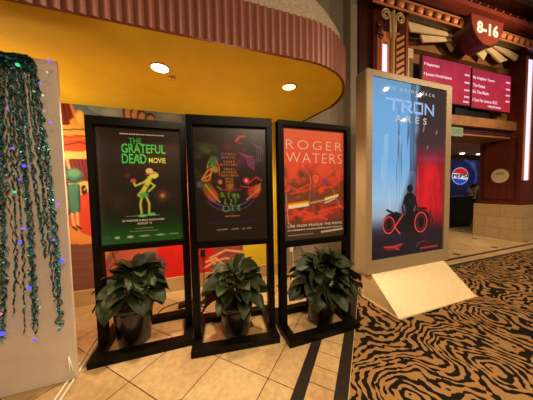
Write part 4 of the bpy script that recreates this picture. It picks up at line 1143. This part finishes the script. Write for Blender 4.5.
# concession counter, screen and attendant in the passage
t = thing('concession_counter', 'black counter in the passage beyond the doorway', 'counter', pw(0, 1.85, 0), PRZ)
bm = B(); box(bm, -2.5, 1.62, .02, .75, .08, 1.09, bev=.004); obj('body', bm, 'blackplastic', t)
bm = B(); box(bm, -2.54, 1.66, -.03, .80, 1.09, 1.135, bev=.008); obj('countertop', bm, 'darkwood', t)
bm = B(); box(bm, -2.46, 1.58, .06, .72, 0, .08); obj('toe_kick', bm, 'black', t)
d = 3.5
xa, _ = pp(440, 170, d); xb, _ = pp(486, 170, d); z0, z1 = .98, 2.76
t = thing('video_wall', 'blue video screen with a round soda logo beyond the counter', 'screen', pw((xa + xb) / 2, d, z0), PRZ)
w_, h_ = xb - xa, z1 - z0
bm = B(); box(bm, -w_ / 2 - .03, w_ / 2 + .03, .003, .12, -.03, h_ + .03, bev=.006); obj('bezel', bm, 'blackplastic', t)
cv = Canvas(150, 90, (18, 20, 52), w_ / h_); cv.vgrad([(0, (20, 22, 54)), (.6, (16, 20, 58)), (1, (10, 10, 26))])
lc = pp(460.3, 176, d); lr = (pp(468.6, 176, d)[0] - pp(452, 176, d)[0]) / 2; lrv = (pp(460, 167.5, d)[1] - pp(460, 184.5, d)[1]) / 2
uc, vc = (lc[0] - xa) / w_, (z1 - lc[1]) / h_
ru, rv = lr / w_, lrv / h_
cv.ring(uc, vc, ru * 2.0, rv * 1.95, .10, (60, 76, 150), .7, -75, 60); cv.glow(uc + ru * 1.6, vc - rv * 1.4, .16, (90, 100, 160), .6); cv.glow(uc, vc, rv * 2.2, (30, 50, 130), .6)
cv.ell(uc, vc, ru, rv, (236, 236, 240), 1, .06)
m = (np.hypot((cv.U - uc) / ru, (cv.V - vc) / rv) < .95)
wave = .08 * np.sin((cv.U - uc) / ru * 2.2)
cv.blend((m & ((cv.V - vc) / rv < -.26 + wave)).astype(float), (222, 30, 40)); cv.blend((m & ((cv.V - vc) / rv > .34 + wave)).astype(float), (36, 80, 190))
p = painted('display', cv, -w_ / 2, w_ / 2, 0, h_, 0, 'screen', t)
bm = B(); cxl = lc[0] - (xa + xb) / 2; czl = lc[1] - z0
text(bm, 'PEPSI', cxl - lr * .92, cxl + lr * .96, czl - lrv * .20, czl + lrv * .24, -.002, 0, .035, 1.0); obj('lettering', bm, 'blackplastic', p)
for px, lb, sc in ((462, 'small bright ceiling lamp over the blue screen, nearer the kiosk', 1), (478, 'small ceiling lamp over the blue screen, nearer the jamb', .7)):
    q = pp(px, 157, 3.2)
    bm = B(); lathe(bm, [(0, 0), (.07 * sc, 0), (.08 * sc, .03), (0, .03)], 20); o = obj('passage_lamp', bm, 'lampglow', None, pw(q[0], 3.2, 2.95), PRZ, smooth=True); tag(o, lb, 'ceiling light')

# attendant leaning behind the counter
ax, az_ = pp(471, 190, 2.95)
t = thing('person', 'person in a light grey shirt leaning forward behind the black counter', 'person', pw(ax, 2.95, 0), PRZ - .5)
def skinned(name, verts, edges, radii, mats, root=0):
    me = bpy.data.meshes.new(name); me.from_pydata(verts, edges, []); o = bpy.data.objects.new(name, me); C.objects.link(o)
    md = o.modifiers.new('skin', 'SKIN'); 
    for i, rr in enumerate(radii): me.skin_vertices[0].data[i].radius = rr if isinstance(rr, tuple) else (rr, rr)
    me.skin_vertices[0].data[root].use_root = True
    sb = o.modifiers.new('sub', 'SUBSURF'); sb.levels = 2; sb.render_levels = 2
    dg = bpy.context.evaluated_depsgraph_get(); dg.update()
    m2 = bpy.data.meshes.new_from_object(o.evaluated_get(dg)); bpy.data.objects.remove(o)
    for f in m2.polygons: f.use_smooth = True
    return m2
V = [(0, 0, .96), (.0, -.05, 1.16), (0, -.12, 1.34), (-.03, -.20, 1.45), (-.10, -.30, 1.47), (-.15, -.38, 1.48),
     (-.19, -.20, 1.42), (-.24, -.30, 1.22), (-.20, -.50, 1.17), (-.18, -.58, 1.165), (.16, -.18, 1.42), (.24, -.30, 1.22), (.18, -.48, 1.17), (.16, -.56, 1.165),
     (-.10, 0, .90), (-.11, .01, .50), (-.11, .03, .08), (-.11, -.12, .04), (.10, 0, .90), (.11, .01, .50), (.11, .03, .08), (.11, -.12, .04)]
Ed = [(0, 1), (1, 2), (2, 3), (3, 4), (4, 5), (3, 6), (6, 7), (7, 8), (8, 9), (3, 10), (10, 11), (11, 12), (12, 13), (0, 14), (14, 15), (15, 16), (16, 17), (0, 18), (18, 19), (19, 20), (20, 21)]
Rd = [(.15, .11), (.14, .11), (.17, .12), (.10, .08), .052, .085, .065, .048, .036, .034, .065, .048, .036, .034, .088, .06, .045, .04, .088, .06, .045, .04]
me = skinned('body', V, Ed, Rd, None)
me.materials.append(MT['shirt']); me.materials.append(MT['skin']); me.materials.append(MT['pants'])
for f in me.polygons:
    c_ = f.center
    if c_.z < .93: f.material_index = 2
    elif (c_.z > 1.38 and c_.y < -.29 and c_.x < -.05) or c_.y < -.46: f.material_index = 1
o = bpy.data.objects.new('body', me); link(o, t)
bm = B(); sphere(bm, (-.155, -.375, 1.515), .098, 14, 1, 1.05, .9); obj('hair', bm, 'hair', t, smooth=True)

# ================================================================== LIGHT
def area(name, loc, size, power, col=(1, .78, .5), rot=(0, 0, 0), size_y=None):
    ld = bpy.data.lights.new(name, 'AREA'); ld.energy = power; ld.size = size; ld.color = col
    if size_y: ld.shape = 'RECTANGLE'; ld.size_y = size_y
    o = bpy.data.objects.new(name, ld); link(o); o.location = loc; o.rotation_euler = rot; return o
def lamp(name, loc, power, size=.1, spot=110, col=(1, .76, .46), aim=None):
    ld = bpy.data.lights.new(name, 'SPOT'); ld.energy = power; ld.spot_size = math.radians(spot); ld.spot_blend = .7; ld.shadow_soft_size = size; ld.color = col
    o = bpy.data.objects.new(name, ld); link(o); o.location = loc
    if aim is not None: o.rotation_euler = (Vector(aim) - Vector(loc)).to_track_quat('-Z', 'Y').to_euler()
    return o
area('lobby_fill_light', (1.2, -2.6, 4.3), 1.6, 190, rot=(math.radians(28), 0, 0))  # added area fill behind the viewpoint, brightens the poster fronts
for q in ((5.2, -.41, 4.3), (6.55, -.40, 4.3), (6.8, -1.1, 3.8)):
    lamp('lobby_downlight_and_fill', q, 230, .032, 165, aim=(q[0], q[1] + .8, 0))
lamp('lobby_downlight_and_fill', (6.4, .8, 4.2), 260, .06, 110, aim=pw(-2.3, 0, 4.0))  # added spot aimed at the doorway to brighten its woodwork
lamp('lobby_downlight_and_fill', (.5, .35, 4.6), 330, .12, 62, aim=(.5, .55, 0))
lamp('lobby_downlight_and_fill', (2.7, .3, 4.8), 190, .12, 66, aim=(2.8, .6, 0))
lamp('passage_light', pw(2.0, 1.4, 2.9), 16, .15, 140, aim=pw(2.0, 1.4, 0))
lamp('passage_light', pw(-1.4, .62, 2.72), 130, .12, 120, aim=pw(-1.6, .4, 0))
ld = bpy.data.lights.new('alcove_fill_light', 'POINT'); ld.energy = 34; ld.color = (1, .78, .48); ld.shadow_soft_size = .2
o = bpy.data.objects.new('alcove_fill_light', ld); link(o); o.location = (-1.9, 2.75, 1.9)  # unseen point light added behind the board, lifts soffit and mural
ld = bpy.data.lights.new('alcove_fill_light', 'POINT'); ld.energy = 18; ld.color = (1, .78, .48); ld.shadow_soft_size = .15
o = bpy.data.objects.new('alcove_fill_light', ld); link(o); o.location = (.45, 2.95, 1.5)  # second added light, hidden behind the posters to brighten the soffit

w = bpy.data.worlds.new('world'); SC.world = w; w.use_nodes = True
bg = w.node_tree.nodes['Background']; bg.inputs['Color'].default_value = (1, .72, .45, 1); bg.inputs['Strength'].default_value = .06

SC.view_settings.view_transform = 'Standard'; SC.view_settings.look = 'None'
SC.view_settings.exposure = 0; SC.view_settings.gamma = 1
SC.view_settings.use_curve_mapping = False
